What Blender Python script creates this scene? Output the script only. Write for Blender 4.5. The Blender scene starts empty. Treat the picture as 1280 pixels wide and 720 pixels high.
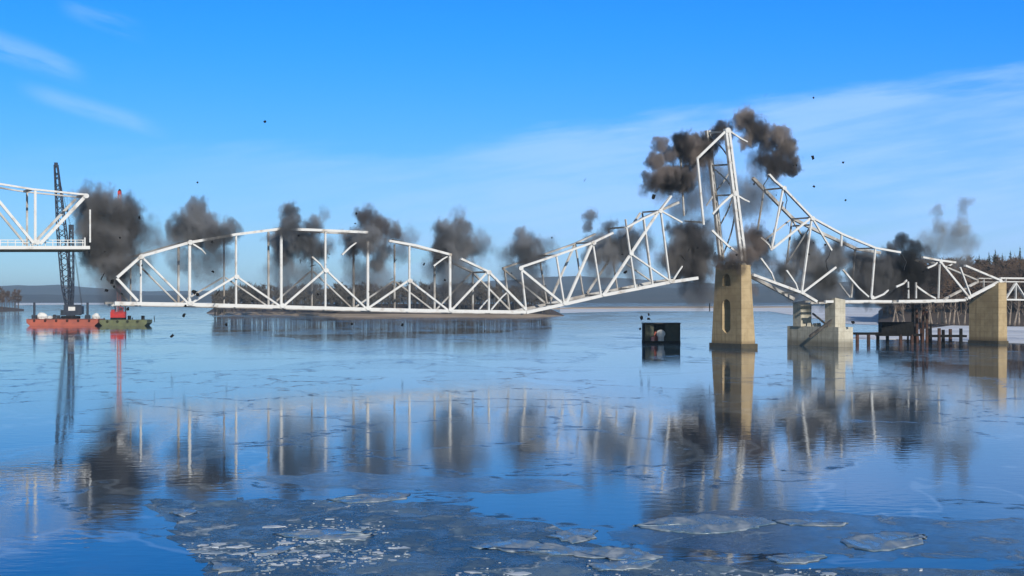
import bpy, bmesh, math, random
from mathutils import Vector, Matrix, noise as mnoise
random.seed(7)
S = bpy.context.scene
COL = S.collection
R = math.radians

# ------------------------------------------------------------------ camera
F = 2000.0            # focal length in pixels of the 1280 wide photograph
HZ = 373.0            # horizon row
CH = 12.0             # camera height above the river
cd = bpy.data.cameras.new('camera')
cam = bpy.data.objects.new('camera', cd); COL.objects.link(cam)
cam.location = (0, 0, CH); cam.rotation_euler = (R(90), 0, 0)
cd.sensor_width = 36; cd.lens = 36 * F / 1280; cd.shift_y = 13 / 1280
cd.clip_start = 0.5; cd.clip_end = 40000
S.camera = cam

# ------------------------------------------------------------------ light
SUN_AZ, SUN_EL = R(163), R(24)         # clockwise from +Y (view direction)
sdir = Vector((math.sin(SUN_AZ) * math.cos(SUN_EL), math.cos(SUN_AZ) * math.cos(SUN_EL), math.sin(SUN_EL)))
sl = bpy.data.lights.new('sun', 'SUN'); sl.energy = 4.2; sl.angle = R(0.5); sl.color = (1, 0.93, 0.82)
so = bpy.data.objects.new('sun', sl); COL.objects.link(so)
so.rotation_euler = sdir.to_track_quat('Z', 'Y').to_euler(); so.location = sdir * 100
S.view_settings.view_transform = 'Standard'; S.view_settings.look = 'None'
S.view_settings.gamma = 1; S.view_settings.exposure = 0.0
S.view_settings.use_curve_mapping = False

class NT:
    def __init__(s, tree): s.t = tree; s.n = tree.nodes; s.l = tree.links
    def __call__(s, typ, ins=None, **kw):
        nd = s.n.new(typ)
        for k, v in kw.items(): setattr(nd, k, v)
        for k, v in (ins or {}).items():
            sock = nd.inputs[k]
            if isinstance(v, bpy.types.NodeSocket): s.l.new(v, sock)
            elif isinstance(v, bpy.types.Node): s.l.new(v.outputs[0], sock)
            else: sock.default_value = v
        return nd
    def m(s, op, a, b=None, c=None, clamp=False):
        d = {0: a}
        if b is not None: d[1] = b
        if c is not None: d[2] = c
        return s('ShaderNodeMath', d, operation=op, use_clamp=clamp).outputs[0]
    def mr(s, v, a, b, c=0.0, d=1.0, smooth=True):
        return s('ShaderNodeMapRange', {'Value': v, 'From Min': a, 'From Max': b, 'To Min': c, 'To Max': d},
                 interpolation_type='SMOOTHSTEP' if smooth else 'LINEAR').outputs[0]
    def mix(s, f, a, b, blend='MIX'):
        nd = s.n.new('ShaderNodeMix'); nd.data_type = 'RGBA'; nd.blend_type = blend
        for i, v in ((0, f), (6, a), (7, b)):
            if isinstance(v, bpy.types.NodeSocket): s.l.new(v, nd.inputs[i])
            elif isinstance(v, (int, float)): nd.inputs[i].default_value = v
            else: nd.inputs[i].default_value = (*v[:3], 1)
        return nd.outputs[2]

w = bpy.data.worlds.new('World'); S.world = w; w.use_nodes = True
N = NT(w.node_tree); N.n.clear()
sky = N('ShaderNodeTexSky', sky_type='NISHITA', sun_disc=False, sun_elevation=SUN_EL, sun_rotation=SUN_AZ,
        altitude=0, air_density=1.0, dust_density=0.0, ozone_density=4.0)
geo = N('ShaderNodeTexCoord').outputs['Generated']
sx = N('ShaderNodeSeparateXYZ', {0: geo})
X, Y, Z = sx.outputs
az = N.m('ARCTAN2', X, Y); el = Z
# deep winter blue higher up, paler towards the horizon
grad = N.mr(el, 0.0, 0.19)
tint = N.mix(grad, (0.50, 0.80, 1.24), (0.105, 0.755, 1.62))
tint = N.mix(N.mr(el, 0.165, 0.30), tint, (0.10, 0.46, 0.86))
tint = N.mix(N.mr(el, 0.36, 0.60), tint, (0.95, 0.97, 1.0))
tint = N.mix(N.mr(N.m('ABSOLUTE', az), 0.6, 1.3), tint, (0.95, 0.97, 1.0))
c = N.mix(1.0, sky.outputs[0], tint, 'MULTIPLY')
# thin cirrus veil with a sharp upper edge rising to the right, and a few wisps on the left
sv = N('ShaderNodeCombineXYZ', {0: N.m('ADD', N.m('MULTIPLY', az, 7.0), N.m('MULTIPLY', el, 22.0)), 1: N.m('SUBTRACT', N.m('MULTIPLY', el, 60.0), N.m('MULTIPLY', az, 9.0)), 2: 0.3})
n1 = N('ShaderNodeTexNoise', {'Vector': sv, 'Scale': 1.0, 'Detail': 5.0, 'Roughness': 0.55}).outputs[0]
sv2 = N('ShaderNodeCombineXYZ', {0: N.m('MULTIPLY', az, 16.0), 1: N.m('ADD', N.m('MULTIPLY', el, 90.0), N.m('MULTIPLY', az, 24.0)), 2: 4.1})
n2 = N('ShaderNodeTexNoise', {'Vector': sv2, 'Scale': 1.0, 'Detail': 4.0, 'Roughness': 0.55}).outputs[0]
edge = N.m('ADD', N.m('ADD', 0.094, N.m('MULTIPLY', N.mr(az, -0.06, 0.16, 0, 1, False), 0.030)), N.m('MULTIPLY', N.mr(az, 0.16, 0.34, 0, 1, False), 0.012))
edge = N.m('ADD', edge, N.m('MULTIPLY', N.m('SUBTRACT', n1, 0.5), 0.035))
veil = N.mr(N.m('SUBTRACT', edge, el), -0.004, 0.012)
veil = N.m('MULTIPLY', veil, N.mr(az, -0.30, 0.10, 0.16, 1.0))
veil = N.m('MULTIPLY', veil, N.mr(n1, 0.28, 0.62, 0.45, 1.0))
n3 = N('ShaderNodeTexNoise', {'Vector': N('ShaderNodeCombineXYZ', {0: N.m('MULTIPLY', az, 5.0), 1: N.m('SUBTRACT', N.m('MULTIPLY', el, 110.0), N.m('MULTIPLY', az, 22.0)), 2: 7.7}), 'Scale': 1.0, 'Detail': 3.0}).outputs[0]
veil = N.m('MULTIPLY', veil, N.mr(n3, 0.3, 0.6, 0.72, 1.0))
veil = N.m('MULTIPLY', veil, N.m('MULTIPLY', N.mr(az, 0.5, 1.2, 1, 0.2), N.mr(el, -0.02, 0.05, 0.55, 1.0)))
streak = None
for (a0, e0, sl_, wd_, a1, st) in ((-0.30, 0.146, -0.29, 0.0075, 0.045, 1.0), (-0.255, 0.113, -0.27, 0.0055, 0.05, .85), (-0.25, 0.167, -0.3, 0.006, 0.03, .5)):
    dl = N.m('ABSOLUTE', N.m('SUBTRACT', N.m('SUBTRACT', el, e0), N.m('MULTIPLY', N.m('SUBTRACT', az, a0), sl_)))
    b_ = N.m('MULTIPLY', N.mr(dl, 0.0, wd_ * 1.6, st, 0.0), N.mr(N.m('ABSOLUTE', N.m('SUBTRACT', az, a0)), a1 * .4, a1, 1.0, 0.0))
    streak = b_ if streak is None else N.m('MAXIMUM', streak, b_)
streak = N.m('MULTIPLY', streak, N.mr(n2, 0.3, 0.62))
cl = N.m('MAXIMUM', N.m('MULTIPLY', veil, 0.60), N.m('MULTIPLY', streak, 0.36))
c = N.mix(cl, c, (5.4, 8.3, 14.5))
bg = N('ShaderNodeBackground', {0: c, 1: 0.090})
wo = N('ShaderNodeOutputWorld', {0: bg})

S.render.film_transparent = False
cy = S.cycles
cy.use_denoising = True
cy.max_bounces = 6; cy.diffuse_bounces = 2; cy.glossy_bounces = 3; cy.transmission_bounces = 2
cy.transparent_max_bounces = 8; cy.volume_bounces = 2
cy.volume_max_steps = 256
cy.use_adaptive_sampling = True; cy.adaptive_threshold = 0.02

# ------------------------------------------------------------------ placing
CT, ST = 0.8858, 0.4641
U = Vector((CT, ST, 0)); NN = Vector((-ST, CT, 0)); ZV = Vector((0, 0, 1))
CP = 314.6            # distance of the near truss plane along NN
TW = 8.0              # spacing of the two trusses
def P(px, py, off=0.0):            # a point in the vertical plane of the bridge (off metres behind the near truss)
    a = (px - 640) / F; b = (HZ - py) / F
    t = (CP + off) / (-ST * a + CT)
    return Vector((a * t, t, CH + b * t))
def at(px, py, y): return Vector(((px - 640) / F * y, y, CH + (HZ - py) / F * y))
def ground(px, py, z=0.0):
    y = (CH - z) * F / (py - HZ); return Vector(((px - 640) / F * y, y, z))

# ------------------------------------------------------------------ materials
MATS = {}
def mat(name, col, col2=None, rough=0.6, scale=1.0, metal=0.0, bump=0.0, lo=0.35, hi=0.65, detail=5, stretch=(1, 1, 1), spec=0.4):
    if name in MATS: return MATS[name]
    m = bpy.data.materials.new(name); m.use_nodes = True
    n = NT(m.node_tree); n.n.clear()
    tc = n('ShaderNodeTexCoord').outputs['Object']
    mp = n('ShaderNodeMapping', {0: tc, 3: stretch})
    nz = n('ShaderNodeTexNoise', {'Vector': mp.outputs[0], 'Scale': scale, 'Detail': detail, 'Roughness': 0.6}).outputs[0]
    b = n('ShaderNodeBsdfPrincipled', {'Roughness': rough, 'Metallic': metal, 'Specular IOR Level': spec})
    c = n.mix(n.mr(nz, lo, hi), col, col2 or [x * 0.75 for x in col])
    n.l.new(c, b.inputs['Base Color'])
    if bump:
        bp = n('ShaderNodeBump', {'Strength': bump, 'Height': nz, 'Distance': 0.2}); n.l.new(bp.outputs[0], b.inputs['Normal'])
    n('ShaderNodeOutputMaterial', {0: b.outputs[0]})
    MATS[name] = m; return m
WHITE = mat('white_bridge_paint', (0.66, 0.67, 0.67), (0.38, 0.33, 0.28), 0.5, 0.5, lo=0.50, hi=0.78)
GREYP = mat('grey_bridge_paint', (0.52, 0.52, 0.51), (0.26, 0.23, 0.20), 0.6, 0.3, lo=0.38, hi=0.7)  # greyer, blotchy bridge paint for the far truss and cross members
STEEL = mat('dark_steel', (0.035, 0.038, 0.045), (0.02, 0.02, 0.022), 0.5, 0.8)
SHADE = mat('brace_shadow_dark', (0.06, 0.055, 0.05), (0.16, 0.15, 0.14), 0.7, 1.2)  # shadow tone put into the colour of the beams across the low pier
def concrete(name, a, b, stain, line=1.6):
    m = bpy.data.materials.new(name); m.use_nodes = True; n = NT(m.node_tree); n.n.clear()
    tc = n('ShaderNodeTexCoord').outputs['Object']
    n1_ = n('ShaderNodeTexNoise', {'Vector': tc, 'Scale': 0.35, 'Detail': 6.0, 'Roughness': 0.65}).outputs[0]
    n2_ = n('ShaderNodeTexNoise', {'Vector': n('ShaderNodeMapping', {0: tc, 3: (1.4, 1.4, 0.09)}).outputs[0], 'Scale': 1.0, 'Detail': 4.0, 'Roughness': 0.6}).outputs[0]
    z = n('ShaderNodeSeparateXYZ', {0: tc}).outputs[2]
    ln = n.m('LESS_THAN', n.m('FRACT', n.m('MULTIPLY', n.m('MULTIPLY_ADD', n1_, 0.12, z), 1 / line)), 0.05)
    c = n.mix(n.mr(n1_, .35, .65), a, b)
    c = n.mix(n.m('MULTIPLY', n.mr(n2_, .52, .72), 0.65), c, stain)
    c = n.mix(n.m('MULTIPLY', ln, 0.35), c, stain)
    low = n.m('MULTIPLY', n.mr(n.m('MULTIPLY_ADD', n1_, 1.6, z), 1.6, 3.0, 1, 0), 0.6)     # algae and ice scour above the waterline
    c = n.mix(low, c, [x * .6 for x in stain])
    bs = n('ShaderNodeBsdfPrincipled', {'Base Color': c, 'Roughness': 0.88, 'Specular IOR Level': 0.25})
    bp = n('ShaderNodeBump', {'Strength': 0.5, 'Height': n1_, 'Distance': 0.25}); n.l.new(bp.outputs[0], bs.inputs['Normal'])
    n('ShaderNodeOutputMaterial', {0: bs.outputs[0]}); return m
CONC = concrete('old_concrete', (0.46, 0.36, 0.215), (0.36, 0.275, 0.16), (0.15, 0.105, 0.065))
CONC2 = concrete('grey_concrete', (0.56, 0.53, 0.44), (0.42, 0.39, 0.31), (0.19, 0.17, 0.13), 1.9)
WETC = mat('wet_concrete', (0.10, 0.085, 0.055), (0.06, 0.05, 0.035), 0.5, 0.6)
CRANE = mat('crane_blue_black', (0.018, 0.026, 0.045), (0.03, 0.04, 0.06), 0.5, 0.5)
REDH = mat('red_hull_paint', (0.42, 0.10, 0.06), (0.30, 0.08, 0.055), 0.6, 0.25)
REDB = mat('bright_red_paint', (0.55, 0.025, 0.02), (0.42, 0.03, 0.025), 0.45, 0.6)
PINK = mat('faded_red_paint', (0.52, 0.20, 0.20), (0.60, 0.34, 0.33), 0.6, 0.5)
GREENH = mat('olive_hull_paint', (0.13, 0.15, 0.07), (0.09, 0.10, 0.05), 0.6, 0.4)
DGREEN = mat('dark_green_paint', (0.035, 0.045, 0.03), (0.05, 0.055, 0.035), 0.6, 0.8)
OFFW = mat('white_tarpaulin', (0.72, 0.72, 0.70), (0.55, 0.55, 0.54), 0.7, 0.8)
RUST = mat('rusty_steel', (0.095, 0.042, 0.028), (0.035, 0.022, 0.018), 0.8, 0.9)
BLACK = mat('black_steel', (0.008, 0.008, 0.009), (0.014, 0.014, 0.014), 0.8, 1.0, spec=0.12)
GLASS = mat('cab_glass', (0.02, 0.03, 0.04), (0.03, 0.04, 0.05), 0.1, 0.5)
BARK = mat('bare_wood', (0.105, 0.075, 0.055), (0.06, 0.045, 0.035), 0.9, 0.4)
BARKP = mat('pale_bark', (0.34, 0.28, 0.225), (0.13, 0.10, 0.08), 0.9, 0.3)
TWIG = mat('bare_twigs', (0.125, 0.080, 0.050), (0.070, 0.048, 0.034), 0.95, 0.02)
TWIGF = mat('far_twigs', (0.092, 0.080, 0.066), (0.066, 0.062, 0.055), 0.95, 0.02)
PINE = mat('pine_needles', (0.022, 0.035, 0.018), (0.035, 0.042, 0.022), 0.9, 0.6)
SAND = mat('sandy_bank', (0.46, 0.36, 0.25), (0.33, 0.25, 0.17), 0.9, 0.03)
SOIL = mat('leaf_litter', (0.10, 0.07, 0.05), (0.065, 0.05, 0.038), 0.95, 0.02)
HILL = mat('wooded_hill', (0.055, 0.05, 0.042), (0.032, 0.034, 0.032), 0.95, 0.006)
SNOW = mat('snow', (0.80, 0.82, 0.86), (0.55, 0.58, 0.63), 0.8, 0.02, stretch=(0.3, 1, 1))

def ice_mat():
    m = bpy.data.materials.new('river_ice'); m.use_nodes = True; n = NT(m.node_tree); n.n.clear()
    tc = n('ShaderNodeTexCoord').outputs['Object']
    mp = n('ShaderNodeMapping', {0: tc, 3: (1, 0.35, 1)})
    nz = n('ShaderNodeTexNoise', {'Vector': mp.outputs[0], 'Scale': 0.8, 'Detail': 6.0, 'Roughness': 0.65}).outputs[0]
    c = n.mix(n.mr(nz, 0.42, 0.72), (0.10, 0.17, 0.24), (0.42, 0.47, 0.51))
    b = n('ShaderNodeBsdfPrincipled', {'Base Color': c, 'Roughness': n.mr(nz, 0.4, 0.6, 0.18, 0.6), 'Specular IOR Level': 0.45})
    bp = n('ShaderNodeBump', {'Strength': 0.4, 'Height': nz, 'Distance': 0.1}); n.l.new(bp.outputs[0], b.inputs['Normal'])
    n('ShaderNodeOutputMaterial', {0: b.outputs[0]}); return m
ICE = ice_mat()
CHIP = mat('white_ice_chips', (0.62, 0.66, 0.70), (0.22, 0.30, 0.37), 0.5, 0.6)

def water_mat(name, slush, amt=1.0):
    m = bpy.data.materials.new(name); m.use_nodes = True; n = NT(m.node_tree); n.n.clear()
    tc = n('ShaderNodeTexCoord').outputs['Object']
    big = n('ShaderNodeTexNoise', {'Vector': n('ShaderNodeMapping', {0: tc, 3: (0.5, 0.28, 1)}).outputs[0], 'Scale': 0.05, 'Detail': 5.0, 'Roughness': 0.62, 'Distortion': 0.6}).outputs[0]
    fine = n('ShaderNodeTexNoise', {'Vector': n('ShaderNodeMapping', {0: tc, 3: (0.7, 1, 1)}).outputs[0], 'Scale': 0.9, 'Detail': 3.0, 'Roughness': 0.5}).outputs[0]
    ice = n.mr(big, 0.47, 0.50)                                   # skin of new ice, patch by patch
    line = n.m('MULTIPLY', n.mr(big, 0.462, 0.472), n.mr(big, 0.474, 0.484, 1, 0))
    # plates of broken ice: warped cells, their cracks and a tone for each plate
    wn = n('ShaderNodeTexNoise', {'Vector': tc, 'Scale': 0.35, 'Detail': 4.0, 'Roughness': 0.6}).outputs[1]
    wv = n('ShaderNodeVectorMath', {0: n('ShaderNodeVectorMath', {0: wn, 1: (.5, .5, .5)}, operation='SUBTRACT').outputs[0], 'Scale': 5.0 if slush else 9.0}, operation='SCALE').outputs[0]
    wp = n('ShaderNodeVectorMath', {0: tc, 1: wv}, operation='ADD').outputs[0]
    cell = n('ShaderNodeMapping', {0: wp, 3: (0.34, 0.16, 0.0) if slush else (0.085, 0.045, 0.0)}).outputs[0]
    edge = n('ShaderNodeTexVoronoi', {'Vector': cell, 'Scale': 1.0}, feature='DISTANCE_TO_EDGE').outputs['Distance']
    tone = n('ShaderNodeSeparateColor', {0: n('ShaderNodeTexVoronoi', {'Vector': cell, 'Scale': 1.0}, feature='F1').outputs['Color']}).outputs[0]
    if slush:
        mid = n('ShaderNodeTexNoise', {'Vector': n('ShaderNodeMapping', {0: wp, 3: (0.55, 0.25, 1)}).outputs[0], 'Scale': 0.9, 'Detail': 8.0, 'Roughness': 0.72}).outputs[0]
        frost = n.m('ADD', n.mr(mid, 0.46, 0.74), n.m('MULTIPLY', n.mr(tone, 0.45, 1.0), 0.30), clamp=True)
        c = n.mix(n.m('MULTIPLY', frost, amt), (0.005, 0.028, 0.056), (0.21, 0.29, 0.34))
        rim = n.m('MULTIPLY', n.mr(edge, 0.0, 0.05, 1, 0), n.mr(mid, 0.50, 0.62))
        c = n.mix(n.m('MULTIPLY', rim, 0.75 * amt), c, (0.58, 0.64, 0.68))
        b = n('ShaderNodeBsdfPrincipled', {'Base Color': c, 'Roughness': n.m('MULTIPLY_ADD', n.mr(mid, 0.35, 0.65), 0.3 * amt, 0.10 * amt + .02), 'IOR': 1.31, 'Specular IOR Level': n.mr(mid, 0.35, 0.6, 0.34, 0.12)})
        ht = n.m('ADD', mid, n.m('MULTIPLY', rim, 0.6))
        bp = n('ShaderNodeBump', {'Strength': 0.4 * amt, 'Height': ht, 'Distance': 0.12})
    else:
        c = n.mix(ice, (0.003, 0.026, 0.060), (0.030, 0.066, 0.100))
        c = n.mix(n.m('MULTIPLY', n.m('MULTIPLY', ice, n.mr(tone, 0.4, 1.0)), 0.5), c, (0.055, 0.10, 0.14))
        crack = n.m('MULTIPLY', n.mr(edge, 0.0, 0.035, 1, 0), n.m('MULTIPLY', ice, n.mr(fine, 0.42, 0.58)))
        c = n.mix(n.m('MULTIPLY', line, 0.55), c, (0.20, 0.26, 0.31))
        c = n.mix(n.m('MULTIPLY', crack, 0.5), c, (0.012, 0.024, 0.035))
        rr = n.m('ADD', n.mr(ice, 0, 1, 0.03, 0.075), n.m('MULTIPLY', crack, 0.28))
        b = n('ShaderNodeBsdfPrincipled', {'Base Color': c, 'Roughness': rr, 'IOR': 1.33, 'Specular IOR Level': 0.33})
        ht = n.m('SUBTRACT', fine, n.m('MULTIPLY', crack, 0.25))
        bp = n('ShaderNodeBump', {'Strength': n.mr(ice, 0, 1, 0.09, 0.07), 'Height': ht, 'Distance': 0.1})
    n.l.new(bp.outputs[0], b.inputs['Normal'])
    n('ShaderNodeOutputMaterial', {0: b.outputs[0]}); return m
WATER = water_mat('river_water', False); SLUSH = water_mat('slushy_ice', True); THIN = water_mat('thin_new_ice', True, .38)

# ------------------------------------------------------------------ building helpers
def link(name, me, m, parent=None, loc=None):
    o = bpy.data.objects.new(name, me); COL.objects.link(o)
    if m is not None: me.materials.append(m)
    if loc is not None: o.location = loc
    if parent: o.parent = parent
    return o
def tag(o, label=None, cat=None, group=None, kind=None):
    for k, v in (('label', label), ('category', cat), ('group', group), ('kind', kind)):
        if v: o[k] = v
    return o
def empty(name, loc, label, cat, group=None):
    o = bpy.data.objects.new(name, None); COL.objects.link(o); o.location = loc; o.empty_display_size = 1
    return tag(o, label, cat, group)
class MB:
    """collects shapes in world coordinates; build() links them as one mesh relative to the parent's base"""
    def __init__(s): s.v = []; s.f = []
    def add(s, vs, fs):
        k = len(s.v); s.v += [tuple(v) for v in vs]; s.f += [tuple(i + k for i in f) for f in fs]
    def sweep(s, pts, wd, dp, side=None, ends=(1, 1)):
        """rectangular section swept along a polyline; dp along side, wd across"""
        pts = [Vector(p) for p in pts]; rings = []
        for i, p in enumerate(pts):
            t = (pts[min(i + 1, len(pts) - 1)] - pts[max(i - 1, 0)]).normalized()
            sd = Vector(side) if side is not None else (ZV if abs(t.z) < 0.9 else Vector((1, 0, 0)))
            sd = (sd - t * sd.dot(t)).normalized(); ac = t.cross(sd)
            e = ends[0] + (ends[1] - ends[0]) * i / (len(pts) - 1)
            a, b = sd * dp / 2 * e, ac * wd / 2 * e
            rings.append([p - a - b, p + a - b, p + a + b, p - a + b])
        vs = [q for r in rings for q in r]; fs = [(3, 2, 1, 0)]
        for i in range(len(pts) - 1):
            k = 4 * i
            for j in range(4): fs.append((k + j, k + (j + 1) % 4, k + 4 + (j + 1) % 4, k + 4 + j))
        k = 4 * (len(pts) - 1); fs.append((k, k + 1, k + 2, k + 3))
        s.add(vs, fs)
    def hbeam(s, p, q, wd, dp, side):
        p, q = Vector(p), Vector(q); t = (q - p).normalized()
        sd = Vector(side); sd = (sd - t * sd.dot(t)).normalized()
        th = min(0.16, dp * 0.25)
        for k in (-1, 1):
            o = sd * (dp - th) / 2 * k; s.sweep([p + o, q + o], wd, th, sd)
        s.sweep([p + t * .01, q - t * .01], wd * 0.3, dp - 2 * th - 0.004, sd)
    def box(s, c, sz, rot=0.0, taper=1.0):
        cx, cy, cz = c; a, b, h = sz; co, si = math.cos(rot), math.sin(rot); vs = []
        for z, k in ((0, 1.0), (h, taper)):
            for x, y in ((-a, -b), (a, -b), (a, b), (-a, b)):
                x, y = x / 2 * k, y / 2 * k; vs.append((cx + x * co - y * si, cy + x * si + y * co, cz + z))
        s.add(vs, [(3, 2, 1, 0), (4, 5, 6, 7), (0, 1, 5, 4), (1, 2, 6, 5), (2, 3, 7, 6), (3, 0, 4, 7)])
    def tube(s, p, q, r0, r1=None, n=8, caps=True):
        r1 = r0 if r1 is None else r1; p, q = Vector(p), Vector(q); t = (q - p).normalized()
        a = t.orthogonal().normalized(); b = t.cross(a); vs = []
        for c, r in ((p, r0), (q, r1)):
            for i in range(n): an = 2 * math.pi * i / n; vs.append(c + a * math.cos(an) * r + b * math.sin(an) * r)
        fs = [(i, (i + 1) % n, n + (i + 1) % n, n + i) for i in range(n)]
        if caps: fs += [tuple(range(n - 1, -1, -1)), tuple(range(n, 2 * n))]
        s.add(vs, fs)
    def prism(s, pts, vec):
        n = len(pts); vec = Vector(vec); vs = [Vector(p) for p in pts] + [Vector(p) + vec for p in pts]
        s.add(vs, [tuple(range(n - 1, -1, -1)), tuple(range(n, 2 * n))] + [(i, (i + 1) % n, n + (i + 1) % n, n + i) for i in range(n)])
    def build(s, name, m, parent=None, base=None):
        b = Vector((0, 0, 0))
        pr = parent
        while pr is not None: b += pr.location; pr = pr.parent
        if base is not None: b = Vector(base)
        me = bpy.data.meshes.new(name); me.from_pydata([tuple(Vector(v) - b) for v in s.v], [], s.f); me.validate()
        bm = bmesh.new(); bm.from_mesh(me); bmesh.ops.recalc_face_normals(bm, faces=bm.faces); bm.to_mesh(me); bm.free()
        return link(name, me, m, parent, base if parent is None and base is not None else None)

# ------------------------------------------------------------------ setting: water, ice, land
def sheet(name, outline, m, z0, kind='structure', th=0.0):
    mb = MB()
    pts = [Vector((p[0], p[1], z0)) for p in outline]
    if th: mb.prism([p - ZV * th for p in pts], ZV * th)
    else: mb.add(pts, [tuple(range(len(pts)))])
    o = mb.build(name, m); o['kind'] = kind; return o
HW = 9000
wm = bpy.data.meshes.new('river')
wm.from_pydata([(-HW, -400, 0), (HW, -400, 0), (HW, 2 * HW - 800, 0), (-HW, 2 * HW - 800, 0)], [], [(0, 1, 2, 3)])
tag(link('river', wm, WATER), kind='structure')

def rough_outline(pts, n=5, amp=0.6, seed=0):
    out = []; rnd = random.Random(seed)
    for i, p in enumerate(pts):
        q = pts[(i + 1) % len(pts)]; L = (q - p).length
        for k in range(n):
            v = p.lerp(q, k / n)
            out.append(Vector((v.x + rnd.uniform(-amp, amp) * min(1, L / n), v.y + rnd.uniform(-amp, amp) * 1.6 * min(1, L / n), 0)))
    return out
G = ground
def jag(poly, sub, amp, seed):
    out = []; rn = random.Random(seed)
    for i, p in enumerate(poly):
        q = poly[(i + 1) % len(poly)]
        for k in range(sub):
            f = k / sub; out.append((p[0] + (q[0] - p[0]) * f + rn.gauss(0, amp * 2.4), p[1] + (q[1] - p[1]) * f + rn.gauss(0, amp * .55)))
    return out
slush = [(178, 622), (260, 628), (330, 623), (410, 629), (505, 627), (585, 632), (600, 645), (690, 656), (770, 690), (835, 702), (900, 706), (1000, 711), (1290, 712), (1290, 735), (250, 735), (258, 705), (240, 690), (205, 672), (222, 655), (190, 640)]
o = sheet('slush_ice', [G(*p) for p in jag(slush, 9, 2.6, 3)], SLUSH, 0.004)
patch = [(845, 640), (960, 636), (1075, 641), (1180, 650), (1290, 648), (1290, 700), (1180, 697), (1090, 699), (1020, 690), (930, 694), (860, 684), (780, 680), (760, 668), (800, 655)]
o = sheet('new_ice', [G(*p) for p in jag(patch, 8, 2.6, 9)], THIN, 0.003)
patch = [(300, 598), (420, 590), (560, 596), (700, 600), (740, 610), (640, 618), (520, 612), (400, 610)]
o = sheet('new_ice', [G(*p) for p in jag(patch, 8, 1.4, 10)], THIN, 0.003)

# scattered white brash
mb = MB(); rnd = random.Random(11)
def inside(pt, poly):
    x, y = pt; c = False; j = len(poly) - 1
    for i in range(len(poly)):
        xi, yi = poly[i]; xj, yj = poly[j]
        if (yi > y) != (yj > y) and x < (xj - xi) * (y - yi) / (yj - yi) + xi: c = not c
        j = i
    return c
cnt = 0
while cnt < 800:
    px, py = rnd.uniform(200, 1285), rnd.uniform(628, 726)
    g = G(px, py); d = mnoise.fractal(Vector((g.x * 0.16, g.y * 0.07, 3)), 1.0, 2.0, 4)
    if not inside((px, py), slush) or d + (.12 if px > 560 and py > 690 else 0) < rnd.uniform(0.12, 0.55): continue
    cnt += 1; k = rnd.choice((3, 4, 5)); sz = min(.42, 0.035 * (1 - rnd.random()) ** -.62); a0 = rnd.uniform(0, 6)
    ring = [Vector((g.x + math.cos(a0 + 6.28 * i / k) * sz * rnd.uniform(.7, 1.6), g.y + math.sin(a0 + 6.28 * i / k) * sz * rnd.uniform(.6, 1.6), 0.0)) for i in range(k)]
    mb.prism(ring, (rnd.uniform(-.02, .02), rnd.uniform(-.02, .02), rnd.uniform(.008, .035)))
tag(mb.build('brash_ice', CHIP), 'loose white ice chips scattered over the slushy patch in front', 'ice chips', kind='stuff')
def floe(pts, label, seed, th=0.035):
    ring = rough_outline([G(*p) for p in pts], 6, 0.45, seed)
    c = sum(ring, Vector()) / len(ring); n = len(ring); rnd = random.Random(seed)
    vs = [p - c for p in ring]
    vs += [(p - c) * 0.985 + ZV * th * rnd.uniform(.8, 1.5) for p in ring] + [(p - c) * 0.86 + ZV * th * rnd.uniform(.5, 1.0) for p in ring] + [(p - c) * 0.45 + ZV * th * rnd.uniform(.5, 1.1) for p in ring] + [Vector((0, 0, th * .7))]
    fs = [tuple(range(n - 1, -1, -1))]
    for r in range(3):
        for i in range(n): fs.append((r * n + i, r * n + (i + 1) % n, (r + 1) * n + (i + 1) % n, (r + 1) * n + i))
    for i in range(n): fs.append((3 * n + i, 3 * n + (i + 1) % n, 4 * n))
    me = bpy.data.meshes.new('ice_floe'); me.from_pydata([tuple(v) for v in vs], [], fs)
    for p in me.polygons: p.use_smooth = True
    o = link('ice_floe', me, ICE); o.location = (c.x, c.y, 0.006)
    tag(o, label, 'ice floe', 'ice floes in the foreground'); return o
floe([(410, 625), (440, 619), (500, 616), (511, 618), (505, 624), (470, 628), (430, 629)], 'narrow white ice floe at the upper edge of the slush, left of centre', 1)
floe([(790, 658), (820, 649), (880, 643), (950, 647), (972, 655), (930, 663), (880, 668), (830, 664)], 'largest pale grey ice floe with a white ridge, floating alone in open water', 2)
floe([(685, 671), (712, 661), (745, 662), (742, 672), (715, 681)], 'small square ice floe touching the back of the long floe', 3)
floe([(590, 683), (640, 674), (700, 682), (790, 686), (832, 697), (800, 701), (735, 697), (670, 693)], 'long thin ice floe in the slush with a pointed right end', 4)
floe([(1050, 676), (1100, 664), (1155, 668), (1160, 675), (1120, 688), (1080, 689)], 'rounded ice floe farthest to the right in the foreground', 5)
floe([(957, 697), (1000, 692), (1035, 695), (1010, 705), (970, 704)], 'small flat ice floe at the bottom, below and left of the rounded one', 6)
floe([(965, 650), (1010, 649), (1062, 654), (1050, 658), (985, 657)], 'thin sliver of ice trailing right from the largest floe', 7)
floe([(735, 706), (790, 700), (830, 701), (800, 712), (750, 714)], 'broken ice floe at the bottom edge just below the long floe', 8)
floe([(212, 641), (238, 636), (248, 640), (230, 646)], 'small pale floe at the left end of the slush', 9)
floe([(262, 703), (285, 704), (303, 713), (275, 716)], 'slanting white ice floe at the bottom left corner of the slush', 10)
floe([(340, 668), (400, 662), (470, 668), (455, 675), (380, 674)], 'long grey floe in the middle of the slush, left of centre', 12)
floe([(315, 692), (350, 683), (370, 684), (345, 694)], 'slanted grey floe in the slush above the bottom left floe', 13)

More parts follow.
